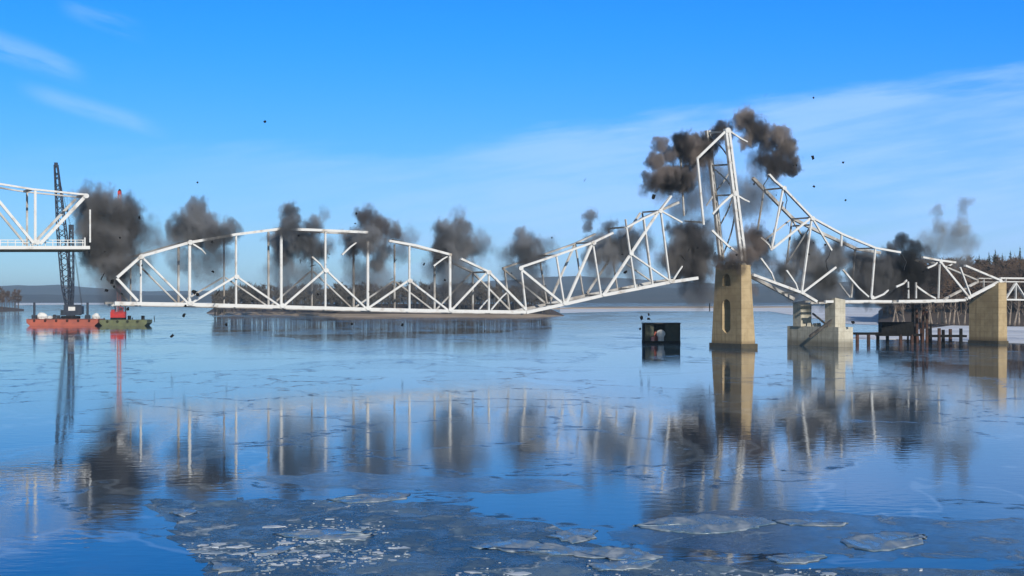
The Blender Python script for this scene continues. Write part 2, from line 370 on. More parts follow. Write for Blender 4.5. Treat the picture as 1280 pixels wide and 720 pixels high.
# far ice and sand
o = sheet('snow_flat', [G(*p) for p in [(700, 391), (800, 388.5), (960, 389), (1060, 405), (1118, 407), (1215, 404), (1270, 415), (1320, 421), (1330, 392), (1000, 382), (700, 384)]], SNOW, 0.10, th=0.12)
o = sheet('shore_ice', [G(*p) for p in [(1062, 424), (1120, 424), (1206, 427), (1290, 430), (1330, 412), (1205, 405), (1150, 412), (1080, 416)]], SNOW, 0.06, th=0.08)
o = sheet('far_snow_line', [G(*p) for p in [(20, 381.2), (200, 380.0), (300, 380.2), (300, 378.6), (20, 378.8)]], SNOW, 0.3, th=0.3)

def land(name, rows, m):
    """a strip of terrain: rows of (points list) from the shore back"""
    mb = MB(); k = len(rows[0])
    vs = [p for r in rows for p in r]
    fs = [(j * k + i, j * k + i + 1, (j + 1) * k + i + 1, (j + 1) * k + i) for j in range(len(rows) - 1) for i in range(k - 1)]
    mb.add(vs, fs); o = mb.build(name, m)
    for p in o.data.polygons: p.use_smooth = True
    o['kind'] = 'structure'; return o
def ridge(name, y, prof, m, seed, depth=900, zamp=2.0, step=12):
    """hill: crest heights from profile (px,py) at distance y, falling to the water in front and behind"""
    rows = [[], [], [], []]
    x = prof[0][0]
    while x <= prof[-1][0]:
        for (a, b) in zip(prof, prof[1:]):
            if a[0] <= x <= b[0]: py = a[1] + (b[1] - a[1]) * (x - a[0]) / (b[0] - a[0]); break
        t = at(x, py, y); z = t.z + zamp * mnoise.fractal(Vector((x * 0.03, seed, 0)), 1, 2, 5)
        xx = (x - 640) / F
        rows[0].append(Vector((xx * (y - depth), y - depth, -0.5)))
        rows[1].append(Vector((xx * (y - depth * .45), y - depth * .45, max(1, z * .55))))
        rows[2].append(Vector((xx * y, y, max(1, z))))
        rows[3].append(Vector((xx * (y + depth), y + depth, -0.5)))
        x += step
    return land(name, rows, m)
ridge('far_hills', 8200, [(-120, 362), (-20, 358), (70, 356), (120, 360), (180, 364), (300, 363), (480, 360), (640, 350), (690, 346), (720, 345), (800, 349), (900, 355), (1050, 352), (1200, 350), (1400, 352)], HILL, 1.0, 1500, 5)
ridge('low_hills', 5200, [(-150, 369), (60, 368), (200, 369), (330, 367), (600, 366), (700, 363), (800, 360), (880, 359), (980, 358), (1100, 358), (1400, 356)], HILL, 5.0, 700, 4)

# headland behind the fallen arch, and its sandy beach
def headland():
    rows = [[] for _ in range(5)]
    for i in range(44):
        x = 258 + i * 10.4; e = max(0.0, min(1, (x - 258) / 30, (702 - x) / 40)); e = e ** 0.6
        fr = 396.5 if x > 420 else 395.2 - (420 - x) * 0.016
        j = mnoise.noise(Vector((x * .05, 1, 0))) * 0.5
        y0 = CH * F / (fr + j - HZ) + (1 - e) * 60; a = (x - 640) / F
        for k, (dy, z) in enumerate(((-4, -0.4), (14, 0.7), (45, 1.6), (140, 8), (330, -0.5))):
            yy = y0 + dy * (0.25 + 0.75 * e); zz = z if z < 0 else 0.1 + z * e
            rows[k].append(Vector((a * yy, yy, zz)))
    land('beach', rows[:3], SAND); land('headland', rows[2:], SOIL)
headland()
def rightbank():
    rows = [[] for _ in range(6)]
    for i in range(28):
        x = 1098 + i * 10; e = max(0.1, min(1, (x - 1096) / 40)) ** .7; a = (x - 640) / F
        y0 = 760 - (x - 1040) * 0.35
        for k, (dy, z) in enumerate(((-6, -.4), (8, 1.2), (30, 2.6), (120, 10 + 4 * e), (260, 20), (600, -.5))):
            yy = y0 + dy; zz = z if z < 0 else z * e + mnoise.noise(Vector((x * .04, dy * .02, 0))) * .6 * e
            rows[k].append(Vector((a * yy, yy, zz)))
    land('right_bank', rows, SOIL)
rightbank()
def leftbank():
    rows = [[] for _ in range(4)]
    for i in range(20):
        x = -160 + i * 10; e = max(0.0, min(1, (34 - x) / 40)) ** .6; a = (x - 640) / F
        for k, (yy, z) in enumerate(((1500, -.4), (1520, 1.4), (1640, 4), (1900, -.5))):
            rows[k].append(Vector((a * yy, yy, z if z < 0 else z * e)))
    land('left_bank', rows, SOIL)
leftbank()
o = sheet('sand_bar', [G(*p) for p in [(690, 386.2), (760, 386.0), (900, 385.2), (1000, 384.6), (1000, 383.2), (860, 383.0), (720, 384.2)]], SAND, 0.5, th=0.5)

# ------------------------------------------------------------------ trees
def bare_tree(trunk, twigs, base, h, rnd, twn=70, limbs=7, lean=0.05, twl=0.16, thick=1.0):
    base = Vector(base); ln = Vector((rnd.uniform(-lean, lean), rnd.uniform(-lean, lean), 1)).normalized()
    r = h * 0.016 * thick; pts = [base + ln * h * k + Vector((rnd.uniform(-1, 1), rnd.uniform(-1, 1), 0)) * h * .012 for k in (0, .35, .65, .95)]
    for i in range(3): trunk.tube(pts[i], pts[i + 1], r * (1 - .3 * i), r * (1 - .3 * (i + 1)), 5, i == 0)
    tips = []
    for i in range(limbs):
        k = rnd.uniform(.3, .85); a = rnd.uniform(0, 6.28); s = base + ln * h * k; L = h * rnd.uniform(.18, .34) * (1.15 - k * .6)
        d = Vector((math.cos(a), math.sin(a), rnd.uniform(.7, 1.5))).normalized(); e = s + d * L
        trunk.tube(s, e, r * .4, r * .12, 3, False); tips.append((s, e))
        e2 = s.lerp(e, .5) + Vector((rnd.uniform(-1, 1), rnd.uniform(-1, 1), 1.1)).normalized() * L * .55
        trunk.tube(s.lerp(e, .5), e2, r * .2, r * .08, 3, False); tips.append((s.lerp(e, .5), e2))
    tips.append((pts[2], pts[3]))
    for i in range(twn):
        s, e = rnd.choice(tips); p = s.lerp(e, rnd.uniform(.2, 1.05))
        d = Vector((rnd.gauss(0, 1), rnd.gauss(0, 1), rnd.gauss(.7, .7))).normalized(); L = h * twl * rnd.uniform(.4, 1)
        q = d.orthogonal().normalized() * L * (0.05 if twl < .18 else .085)
        twigs.add([p - q, p + q, p + d * L], [(0, 1, 2)])
def wood(name, label, spots, hr, twn, tm, bm_, seed, twl=.16):
    rnd = random.Random(seed); a = MB()
    for s in spots: bare_tree(a, a, s, rnd.uniform(*hr), rnd, twn, 4, twl=twl)
    return tag(a.build(name, tm), label, 'wood', kind='stuff')
rnd = random.Random(5)
sp = []
for i in range(640):
    x = rnd.uniform(268, 688); e = min(1, (x - 262) / 35, (698 - x) / 30); d = rnd.uniform(40, 170) * max(.3, e)
    y = CH * F / (396 - HZ) + d; z = max(0, 0.8 + d * .055) * e
    sp.append(((x - 640) / F * y, y, z * .9))
wood('headland_wood', 'leafless grey brown wood on the low headland behind the fallen arch', sp, (9, 16), 110, TWIGF, BARK, 8, .27)
sp = []
for i in range(900):
    x = rnd.uniform(1104, 1345); d = rnd.uniform(45, 260); e = min(1, (x - 1090) / 50)
    y = 760 - (x - 1040) * .35 + d; z = (2.6 + (d - 30) * .083 if d < 120 else 10 + (d - 120) * .0714) * e
    
    sp.append(((x - 640) / F * y, y, z))
wood('bank_wood', 'dense bare brown wood covering the right bank behind the far pier', sp, (11, 18), 130, TWIG, BARK, 9, .26)
sp = []
for i in range(90):
    x = rnd.uniform(-120, 24) - (rnd.random() ** 2) * 10; y = rnd.uniform(1525, 1680)
    sp.append(((x - 640) / F * y, y, 1.5))
wood('left_shore_wood', 'reddish brown bare wood on the left shore', sp, (13, 21), 110, TWIG, BARK, 12, .2)

def pine(base, h, rnd, label, group, kind='pine_tree'):
    root = empty(kind, base, label, 'tree', group)
    t = MB(); base = Vector(base); t.tube(base, base + ZV * h * .97, h * .014, h * .003, 6); t.build('trunk', BARK, root)
    c = MB(); z = .18
    while z < 1.0:
        L = h * .19 * (1 - z) ** .8 * rnd.uniform(.75, 1.15) + .12
        for i in range(8):
            a = rnd.uniform(0, 6.28); p = base + ZV * h * (z + rnd.uniform(-.015, .015)); d = Vector((math.cos(a), math.sin(a), 0)); q = Vector((-d.y, d.x, 0))
            l = L * rnd.uniform(.6, 1.15); e = p + d * l - ZV * l * rnd.uniform(.15, .55)
            c.add([p, p + d * l * .5 + q * l * .28, e, p + d * l * .5 - q * l * .28 - ZV * l * .1], [(0, 1, 2), (0, 2, 3)])
            c.add([p + ZV * h * .02, p + d * l * .55 - ZV * l * .35, e], [(0, 1, 2)])
        z += .035
    c.build('crown', PINE, root); return root
rnd = random.Random(21)
for i, (x, top, d) in enumerate([(1224, 318, 230), (1236, 315, 235), (1244, 311, 240), (1253, 317, 235), (1263, 313, 240), (1275, 308, 245), (1209, 322, 225), (1197, 327, 230), (1283, 312, 240), (1247, 322, 210), (1186, 330, 215)]):
    y = 760 - (x - 1040) * .35 + d; b = ((x - 640) / F * y, y, 10 + (d - 120) * .0714 - .3); h = at(x, top, y).z - b[2]
    pine(b, h, rnd, 'dark conifer standing above the bare wood on the right bank skyline', 'conifers on the right skyline')
rnd = random.Random(33)
xs = [1116, 1123, 1131, 1142, 1150, 1158, 1165, 1171, 1178, 1186, 1192, 1199, 1206, 1262, 1268, 1274, 1281, 1128, 1161, 1183]
for i, x in enumerate(xs):
    y = 745 - (x - 1040) * .35 + rnd.uniform(-4, 14); b = Vector(((x - 640) / F * y, y, 1.2))
    root = empty('bare_tree', b, 'leafless tree with pale trunk at the water edge below the far truss', 'tree', 'bare trees along the right shore')
    t, c = MB(), MB(); bare_tree(t, c, b - ZV * .6, rnd.uniform(9, 15), rnd, 60, 8, .22, thick=1.9)
    t.build('trunk', BARKP, root); c.build('crown', TWIG, root)

# ------------------------------------------------------------------ bridge
class Span:
    def __init__(s, name, label, base, group='sections of the collapsing truss bridge'):
        s.root = empty(name, base, label, 'bridge section', group); s.k = 0
    def jit(s): s.k += 1; return 0.012 * (s.k % 9)
    def member(s, kind, p, q, wd=.62, dp=.55, m=None, side=NN):
        mb = MB(); mb.hbeam(p, q, wd * .52, dp * .75 + s.jit(), side); return mb.build(kind, m or WHITE, s.root)
    def seg(s, kind, x0, y0, x1, y1, which='b', wd=.62, dp=.5):
        if kind.startswith('broken'):                      # snapped members are bent out of line
            o_ = TW if which == 'f' else 0; p, q = P(x0, y0, o_), P(x1, y1, o_); s.k += 1
            d = (q - p).cross(NN).normalized() * (q - p).length * (.035 if s.k % 2 else -.035)
            mb = MB(); mb.sweep([p, p.lerp(q, .3) + d * .6, p.lerp(q, .62) + d, q - d * .4 + NN * .5], wd * .54, dp * .7 + s.jit(), NN, (1, .8)); mb.build(kind, WHITE, s.root); return
        if which in 'bn': s.member(kind, P(x0, y0), P(x1, y1), wd, dp)
        if which == 'b':
            o = NN * TW; s.member(kind, P(x0, y0) + o, P(x1, y1) + o, wd * .78, dp, GREYP)
        if which == 'f': s.member(kind, P(x0, y0, TW), P(x1, y1, TW), wd * .85, dp, GREYP)
    def chord(s, kind, pts, which='b', wd=.95, dp=.8):
        if which in 'bn': mb = MB(); mb.sweep([P(*p) for p in pts], wd * .58, dp * .9 + s.jit(), NN); mb.build(kind, WHITE, s.root)
        if which == 'b': mb = MB(); mb.sweep([P(*p) + NN * TW for p in pts], wd * .46, dp + s.jit(), NN); mb.build(kind, GREYP, s.root)
        if which == 'f': mb = MB(); mb.sweep([P(*p, TW) for p in pts], wd * .9, dp + s.jit(), NN); mb.build(kind, GREYP, s.root)
    def gussets(s, pts, r=1.0):
        r *= .6
        for (x, y) in pts:
            c = P(x, y); mb = MB()
            ring = [c + (U * math.cos(a) + ZV * math.sin(a) * .85) * r - NN * (.56 + s.jit()) for a in [R(22.5 + 45 * i) for i in range(8)]]
            mb.prism(ring, NN * .06); mb.build('gusset_plate', WHITE, s.root)
    def cross(s, pts, kind='cross_strut', wd=.45, up=0.0):
        for (x, y) in pts:
            c = P(x, y) + ZV * up; mb = MB(); mb.hbeam(c + NN * .5, c + NN * (TW - .5), wd, .4, ZV); mb.build(kind, GREYP, s.root)
    def floor(s, pts, dz=-.35, m=None):
        """stringers and a thin deck strip between the bottom chords"""
        for k in (2.4, 5.6):
            mb = MB(); mb.sweep([P(*p) + NN * k + ZV * dz for p in pts], .35, .5, ZV); mb.build('stringer', GREYP, s.root)

# --- left span, still standing
sp = Span('standing_truss_span', 'white truss span still standing level at the left edge, with deck and guard rail', P(40, 310))
sp.chord('bottom_chord', [(-60, 309.5), (112, 309.5)], wd=1.1)
sp.chord('top_chord', [(-60, 224), (0, 230), (40, 236.5), (108, 243.5)], wd=.62, dp=.6)
sp.seg('vertical_post', 44, 237, 44, 306, 'b', .85)
sp.seg('diagonal_brace', 106, 246, 50, 305, 'b', 1.15, .7)
sp.seg('diagonal_brace', -14, 236, 42, 304, 'b', 1.0, .6)
sp.seg('hanger', 112.5, 262, 112.5, 303, 'n', .5)
sp.seg('hanger', 106, 297, 106, 309, 'n', .4)
sp.cross([(40, 236.5), (108, 243.5)], wd=.5)
sp.cross([(-20, 309), (44, 309), (108, 309)], 'floor_beam', .9)
sp.gussets([(46, 303), (107, 245)], .95)
mb = MB(); mb.sweep([P(-60, 311) + NN * 4 - ZV * .2, P(110, 311) + NN * 4 - ZV * .2], 6.6, .5, ZV); mb.build('deck', CONC2, sp.root)
mb = MB()
for z in (.6, 1.1): mb.sweep([P(-60, 307) + NN * .9 + ZV * z, P(108, 307) + NN * .9 + ZV * z], .14, .12, NN)
for i in range(18): c = P(-55 + i * 9.4, 307) + NN * .9; mb.sweep([c - ZV * .5, c + ZV * 1.1], .14, .1, NN)
mb.build('guard_rail', WHITE, sp.root)

# --- fallen middle arch
sp = Span('fallen_arch_span', 'long white arched truss span dropped flat onto the river in the middle', P(400, 392))
bc = [(143, 379), (237, 380.5), (352, 383.5), (459, 386.5), (562, 388.8), (657, 390)]
sp.chord('bottom_chord', bc, wd=1.15); sp.floor(bc)
sp.chord('top_chord', [(146, 347), (176, 320.5), (237, 303), (295, 293), (351, 286), (406.7, 288), (459.7, 290.5)], wd=.9)
sp.chord('top_chord', [(486, 301), (518.6, 306.7), (564, 318.6)], 'n', wd=.85); sp.chord('top_chord', [(490, 301), (564, 318.6)], 'f', wd=.8)
sp.chord('top_chord', [(576, 323.5), (610, 339.5)], 'b', wd=.8)
sp.seg('end_post', 146, 348, 172, 376, 'b', .95, .7)
sp.seg('end_post', 610, 339, 657, 387, 'b', .95, .7)
for x, y0, y1, wd in ((176, 321, 378, .6), (237, 303, 380, .95), (295, 294, 381, .62), (351.5, 288, 383, .9), (406.7, 288, 384, .62), (459.7, 302, 386, .9), (511.7, 304, 387, .62), (562.5, 319, 388, .9), (611, 340, 388.5, .62)):
    sp.seg('vertical_post', x, y0, x, y1, 'b', wd)
for q in ((179, 323, 234, 378), (239, 379, 293, 346.5), (297, 346.5, 349, 382), (355, 382, 405, 338.5), (408.5, 338.5, 457, 385), (462, 384, 510, 351), (513.5, 352, 559, 387), (565, 387, 609, 340.5)):
    sp.seg('diagonal_brace', *q, 'b', .72)
for q in ((241, 305, 258, 317), (390, 321, 406, 337), (427.5, 318.6, 446, 303), (542, 332.5, 561.5, 319.5)):
    sp.seg('broken_diagonal', *q, 'n', .6)
sp.seg('broken_diagonal', 598, 388, 613, 372, 'f', .5); sp.seg('broken_diagonal', 614, 387, 637, 363, 'n', .5)
sp.cross([(237, 303), (295, 293), (406.7, 288), (564, 319), (610, 340)], wd=.4)
sp.cross(bc[1:-1], 'floor_beam', .8)
sp.gussets([(237, 303), (237, 379), (295, 346), (352, 382), (406.7, 338), (459, 385), (511.5, 351), (562.5, 387), (610, 340.5), (176, 321)], 1.0)

# --- tilted cantilever arm between the arch and the tower
sp = Span('tilted_truss_arm', 'white truss arm left of the tower, sloping from the river up to a broken end', P(700, 385))
bc = [(657.5, 390.5), (704, 380.5), (754, 369), (796, 361), (838, 352.5), (872, 347.5)]
sp.chord('bottom_chord', bc, wd=1.2); sp.floor(bc)
sp.chord('top_chord', [(649, 334.5), (695.3, 319), (741, 303), (766, 291)], wd=.8)
sp.chord('top_chord', [(783, 284), (804, 273), (824.5, 263.5), (838.6, 245)], 'n', wd=.7)
sp.chord('top_chord', [(801, 274), (848, 253)], 'f', wd=.6)
for q in ((651.5, 337, 657.5, 388), (695.3, 319, 705, 379), (741, 304, 751, 368), (783, 284, 794, 360), (804.5, 272, 815.5, 355), (826, 264.5, 837, 351)):
    sp.seg('vertical_post', *q, 'b', .68)
for q in ((649, 335, 702, 378.5), (740, 305, 708, 378.5), (823.5, 264, 755, 368)):
    sp.seg('diagonal_brace', *q, 'b', 1.0, .6)
for q in ((788, 317, 837, 351),): sp.seg('diagonal_brace', *q, 'b', .7)
sp.seg('broken_diagonal', 841, 351, 854, 332.5, 'n', .65)
sp.seg('portal_strut', 826, 263.5, 852.5, 278, 'n', .7); 
sp.cross([(695.3, 319), (741, 303), (783, 284), (824.5, 263.5)], wd=.4)
sp.cross(bc[1:5], 'floor_beam', .8)
sp.gussets([(650, 335.5), (705, 379), (754, 368), (741, 303.5), (824.5, 264), (788, 317), (838, 351.5)], 1.0)

# --- tower
sp = Span('bridge_tower', 'tall leaning white bridge tower with broken arms on top of the arched pier', P(925, 325))
def leg(x0, y0, x1, y1, off, wd, m):
    a, b = P(x0, y0, off), P(x1, y1, off)
    for k in (-1, 1):
        mb = MB(); o = U * k * wd * .32; mb.sweep([a + o * .8, b + o], wd * .36, .9, NN); mb.build('leg_column', m, sp.root)
    mb = MB()
    n = 14
    for i in range(n):
        p, q = a.lerp(b, (i + .2) / n), a.lerp(b, (i + .95) / n); mb.sweep([p - U * wd * .3 - NN * .3, q + U * wd * .3 - NN * .3], .18, .08, NN)
    mb.build('leg_lacing', GREYP, sp.root)
leg(908.5, 161, 929, 326, 0, 1.75, WHITE); leg(884.5, 163, 902, 326, TW, 1.3, GREYP)
sp.seg('top_strut', 908, 163, 871.7, 198, 'n', .95); sp.seg('hanging_post', 871.7, 198, 879.5, 281, 'n', .9)
sp.seg('hanging_post', 850.7, 197, 855, 270, 'f', .75)
mb = MB(); mb.hbeam(P(879.5, 278) , P(856, 276.5, TW), .7, .5, ZV); mb.build('cross_strut', WHITE, sp.root)
sp.seg('broken_arm', 911, 163, 935.5, 177.5, 'n', .75)
sp.seg('broken_arm', 917, 242, 892, 267, 'n', 1.0); sp.seg('broken_arm', 918, 242, 938, 252.5, 'n', .8)
sp.seg('broken_arm', 893, 243, 884, 257, 'f', .6)
sp.seg('broken_arm', 890, 288, 924, 317, 'n', 1.0)
def L(t): return P(908.5 + 20.5 * t, 161 + 165 * t)
def K(t): return P(884.5 + 17.5 * t, 163 + 163 * t, TW)
for t in (.02, .27, .5): mb = MB(); mb.hbeam(L(t), K(t), .42, .4, ZV); mb.build('cross_strut', GREYP, sp.root)
def bow(p, q, sag, n=9): return [p.lerp(q, i / n) + U * math.sin(math.pi * i / n) * sag for i in range(n + 1)]
for (a, b, sg) in ((K(.03), L(.26), .9), (L(.03), K(.48), 3.4), (K(.28), L(.5), 1.2), (L(.28), K(.75), 2.2), (L(.52), K(.98), 1.2)):
    mb = MB(); mb.sweep(bow(a, b, sg), .3, .25, U); mb.build('sway_brace', GREYP, sp.root)
sp.gussets([(908.5, 163), (918.5, 242)], 1.3)

# --- right arm
sp = Span('sagging_truss_span', 'white truss arm right of the tower sagging down to the far pier, top chord broken', P(1100, 385))
sp.chord('top_chord', [(961, 218), (968, 226), (979, 235), (1014.5, 272), (1052, 292.5), (1094, 310), (1125, 315.5)], 'n', wd=.85)
sp.chord('top_chord', [(941, 222.5), (955, 237), (990.5, 273), (1030, 293), (1070, 311), (1100, 316)], 'f', wd=.8)
sp.chord('top_chord', [(1153, 321.5), (1174, 325.5), (1194, 328)], 'b', wd=.85)
sp.chord('top_chord', [(1206, 332), (1249, 350)], 'b', wd=.85)
for q in ((979, 235, 964, 313), (1014.5, 274, 1002, 366), (1052, 293, 1051.5, 308), (1094, 311, 1089, 372)): sp.seg('vertical_post', *q, 'n', .8)
for q in ((955, 237, 947, 288), (990, 274, 980, 357), (1069, 311, 1064, 372)): sp.seg('vertical_post', *q, 'f', .75)
for q in ((1174.5, 328, 1173, 373), (1135, 352, 1135.5, 373), (1145, 353, 1145, 373)): sp.seg('vertical_post', *q, 'n', .5)
for q in ((1013, 273, 965.5, 311), (1016.5, 274.5, 1039.5, 313)): sp.seg('diagonal_brace', *q, 'b', .85)
for q in ((983, 338, 1000.5, 366), (951, 297, 966, 312), (951, 323, 971, 353.5)): sp.seg('broken_diagonal', *q, 'n', .75)
sp.seg('diagonal_brace', 1003, 366, 1045, 334, 'n', .85)
for q in ((1053.6, 337, 1087, 371.6), (1091.6, 373, 1112, 363), (1120, 358.5, 1135, 350.5), (1145, 357.5, 1171, 373.5)): sp.seg('broken_diagonal', *q, 'n', .85)
sp.seg('broken_diagonal', 1049, 354, 1064, 372, 'f', .7)
sp.seg('diagonal_brace', 1176, 328, 1210, 370, 'n', 1.0); sp.seg('diagonal_brace', 1200, 334, 1213, 369, 'n', .75)
sp.seg('broken_diagonal', 1159, 335, 1174, 327.5, 'n', .8); sp.seg('broken_diagonal', 1182, 334, 1193, 328, 'n', .6)
sp.chord('bottom_chord', [(941, 343.5), (1002, 366), (1020.5, 377)], 'n', wd=1.1); sp.chord('bottom_chord', [(928, 340), (962, 357.5), (992, 374)], 'f', wd=.9)
b2 = [(1031, 377), (1088, 376.5), (1114, 376.8)]; sp.chord('bottom_chord', b2, wd=1.05); sp.floor(b2)
b3 = [(1122, 376.5), (1173, 376), (1206, 375)]; sp.chord('bottom_chord', b3, wd=1.05); sp.floor(b3)
sp.seg('end_post', 1207, 374, 1250, 351.5, 'b', 1.3, .8)
sp.cross([(979, 235), (1014.5, 272), (1094, 310), (1174, 326)], wd=.4); sp.cross([(1014.5, 281)], wd=.3)
sp.cross([(1002, 366), (1088, 376.5), (1173, 376)], 'floor_beam', .8)
mb = MB(); mb.sweep([P(979, 252), P(967, 290, TW)], .3, .25, U); mb.sweep([P(1015, 280), P(983, 330, TW)], .3, .25, U); mb.build('sway_brace', GREYP, sp.root)
sp.gussets([(979, 235), (1014.5, 273), (1002, 365.5), (1089, 372), (1174.5, 327), (1210, 371.5), (1249, 351)], 1.05)

for (x, y, l, lx) in ((979, 237, 24, 3), (1039, 312, 26, -4), (1125, 316, 22, 5), (961, 219, 22, -4)):
    mb = MB(); a = P(x, y); b_ = P(x + lx, y + l); mid_ = P(x + lx * 1.6, y + l * .55)
    mb.sweep([a, a.lerp(mid_, .5) + U * .2, mid_, mid_.lerp(b_, .5) - U * .15, b_], .16, .14, NN); mb.build('dangling_cable', STEEL, sp.root)

# --- approach deck truss beyond the far pier
sp = Span('approach_truss', 'shallow white deck truss running out of frame beyond the far pier', P(1290, 377))
sp.chord('top_chord', [(1250, 347.5), (1400, 349)], wd=.6, dp=.6); sp.chord('bottom_chord', [(1256, 374.5), (1400, 376)], wd=.7)
xs = [1257, 1270, 1283, 1296, 1309, 1322]
sp.chord('middle_rail', [(1252, 352), (1400, 353)], wd=.35, dp=.4)
for i, x in enumerate(xs): sp.seg('vertical_post', x, 353 if i % 2 else 348, x, 374.5, 'b', .38)
for i in range(5):
    y0, y1 = (374, 354) if i % 2 == 0 else (354, 374)
    sp.seg('diagonal_brace', xs[i], y0, xs[i + 1], y1, 'b', .55)
sp.cross([(1270, 374.5), (1296, 375)], 'floor_beam', .6)

# ------------------------------------------------------------------ piers
def solid_pier(corner, ln, wn, z1, lt, wt, dn=0.0, slope=None):
    """corner at the near left edge; runs ln along NN and wn along U; lt, wt at the top"""
    c = Vector((corner.x, corner.y, 0))
    bot = [c, c + U * wn, c + U * wn + NN * ln, c + NN * ln]
    t0 = c + NN * dn + U * 0.05
    top = [t0, t0 + U * wt, t0 + U * wt + NN * lt, t0 + NN * lt]
    zs = [z1, z1, slope if slope is not None else z1, slope if slope is not None else z1]
    return [p - ZV * 3 for p in bot], [p + ZV * z for p, z in zip(top, zs)]
def box_from(b, t): mb = MB(); mb.add(b + t, [(3, 2, 1, 0), (4, 5, 6, 7), (0, 1, 5, 4), (1, 2, 6, 5), (2, 3, 7, 6), (3, 0, 4, 7)]); return mb
corner = P(927, 433, -1.5)
root = empty('tower_pier', (corner.x, corner.y, 0), 'tall tan concrete pier with two arched openings under the leaning tower', 'bridge pier', 'concrete piers')
zt = P(927, 331, -1.5).z
b, t = solid_pier(corner, 12.9, 4.3, zt, 10.6, 2.7, .2)
shaft = box_from(b, t).build('shaft', CONC, root)
def opening(s0, s1, z0, z1, arch_lo, arch_hi):
    ring = []; m_ = (s0 + s1) / 2; hw = (s1 - s0) / 2
    lo = [(-1, .30), (-.5, .1), (0, 0), (.5, .1), (1, .30)] if arch_lo else [(-1, 0), (1, 0)]
    for k, d in lo: ring.append((m_ + hw * k, z0 + hw * 2 * d))
    hi = [(math.cos(R(a)), math.sin(R(a))) for a in range(0, 181, 22)] if arch_hi else [(1, -.6), (0, 0), (-1, -.6)]
    for k, d in hi: ring.append((m_ + hw * k, (z1 - hw + hw * d) if arch_hi else z1 + hw * d))
    return [corner.xy.to_3d() + NN * s + ZV * z - U * 3 for s, z in ring]
cut = MB()
cut.prism(opening(4.6, 8.0, P(910, 357.5, 4).z, P(910, 342, 4).z, False, True), U * 12)
cut.prism(opening(4.6, 8.0, P(910, 417, 4).z, P(910, 374, 4).z, True, True), U * 12)
co = cut.build('cutter', CONC)
co.location = -Vector((corner.x, corner.y, 0)) ; co.parent = None
co.location = (0, 0, 0)
bo = shaft.modifiers.new('b', 'BOOLEAN'); bo.object = co; bo.operation = 'DIFFERENCE'; bo.solver = 'EXACT'
bpy.context.view_layer.update()
dg = bpy.context.evaluated_depsgraph_get()
nm = bpy.data.meshes.new_from_object(shaft.evaluated_get(dg)); shaft.modifiers.clear(); shaft.data = nm
bpy.data.objects.remove(co)
c0 = Vector((corner.x, corner.y, 0)) - U * .25 - NN * .25
mb = MB(); mb.prism([c0 - ZV * 2, c0 + U * 4.8 - ZV * 2, c0 + U * 4.8 + NN * 13.4 - ZV * 2, c0 + NN * 13.4 - ZV * 2], ZV * 3.1); mb.build('footing', WETC, root)
c1 = corner.xy.to_3d() + NN * .1 - U * .08 + ZV * (zt - .02)
mb = MB()
for k in range(6): mb.box((c1 + U * (1.4 + random.uniform(-.5, .5)) + NN * (1 + k * 1.8)).to_tuple(), (random.uniform(1, 1.9), random.uniform(.9, 1.6), random.uniform(.4, 1.3)), R(27.6) + random.uniform(-.3, .3), .8)
mb.build('bearing_block', CONC2, root)

corner = P(1248, 431, -1.5)
root = empty('far_pier', (corner.x, corner.y, 0), 'tan concrete pier with a sloping top carrying the last truss joint at right', 'bridge pier', 'concrete piers')
z1 = P(1248, 353, -1.5).z; z2 = P(1211, 378, 9).z
b, t = solid_pier(corner, 10.8, 3.2, z1, 10.8, 2.8, 0, z2)
t[1].z = z1; box_from(b, t).build('shaft', CONC, root)
c0 = Vector((corner.x, corner.y, 0)) - U * .2 - NN * .2
mb = MB(); mb.prism([c0 - ZV * 2, c0 + U * 3.6 - ZV * 2, c0 + U * 3.6 + NN * 11.2 - ZV * 2, c0 + NN * 11.2 - ZV * 2], ZV * 2.8); mb.build('footing', WETC, root)

corner = P(1048, 430, -3)
root = empty('two_column_pier', (corner.x, corner.y, 0), 'low concrete pier of two broken columns on a broad block, right of the tower pier', 'bridge pier', 'concrete piers')
z1 = P(1048, 409, -3).z
b, t = solid_pier(corner, 20.5, 4.7, z1, 20.4, 4.5, .05); box_from(b, t).build('plinth', CONC2, root)
for (px, off, ln, wn, ptop) in ((1042, -1.0, 4.0, 3.2, 372), (1001, 11.5, 3.2, 3.4, 376)):
    c = P(px, 409, off); zt = P(px, ptop, off).z; q = Vector((c.x, c.y, 0))
    if px == 1042: q += U * .5
    mb = MB(); ring = [q, q + U * wn, q + U * wn + NN * ln, q + NN * ln]
    bb = [p + ZV * (z1 - .05) for p in ring]; tt = [p + ZV * (zt + random.uniform(-1.2, .6)) for p in ring]
    mb = box_from(bb, tt); mb.build('column', CONC2, root)
mb = MB(); mb.sweep([P(1012, 421, 5), P(1046, 396, -.5)], .7, .5, NN); mb.sweep([P(1016, 392, 8), P(1036, 408, 1)], .5, .4, NN); mb.build('shadow_beam', SHADE, root)  # dark beams added in place of the diagonal brace shadows on the plinth
mb = MB()
for i in range(9): mb.box((corner.xy.to_3d() + U * random.uniform(.8, 3.6) + NN * random.uniform(1, 18) + ZV * (z1 - .03)).to_tuple(), (random.uniform(.6, 1.8), random.uniform(.5, 1.4), random.uniform(.3, 1.0)), random.uniform(0, 3), .7)
mb.build('rubble', CONC2, root)

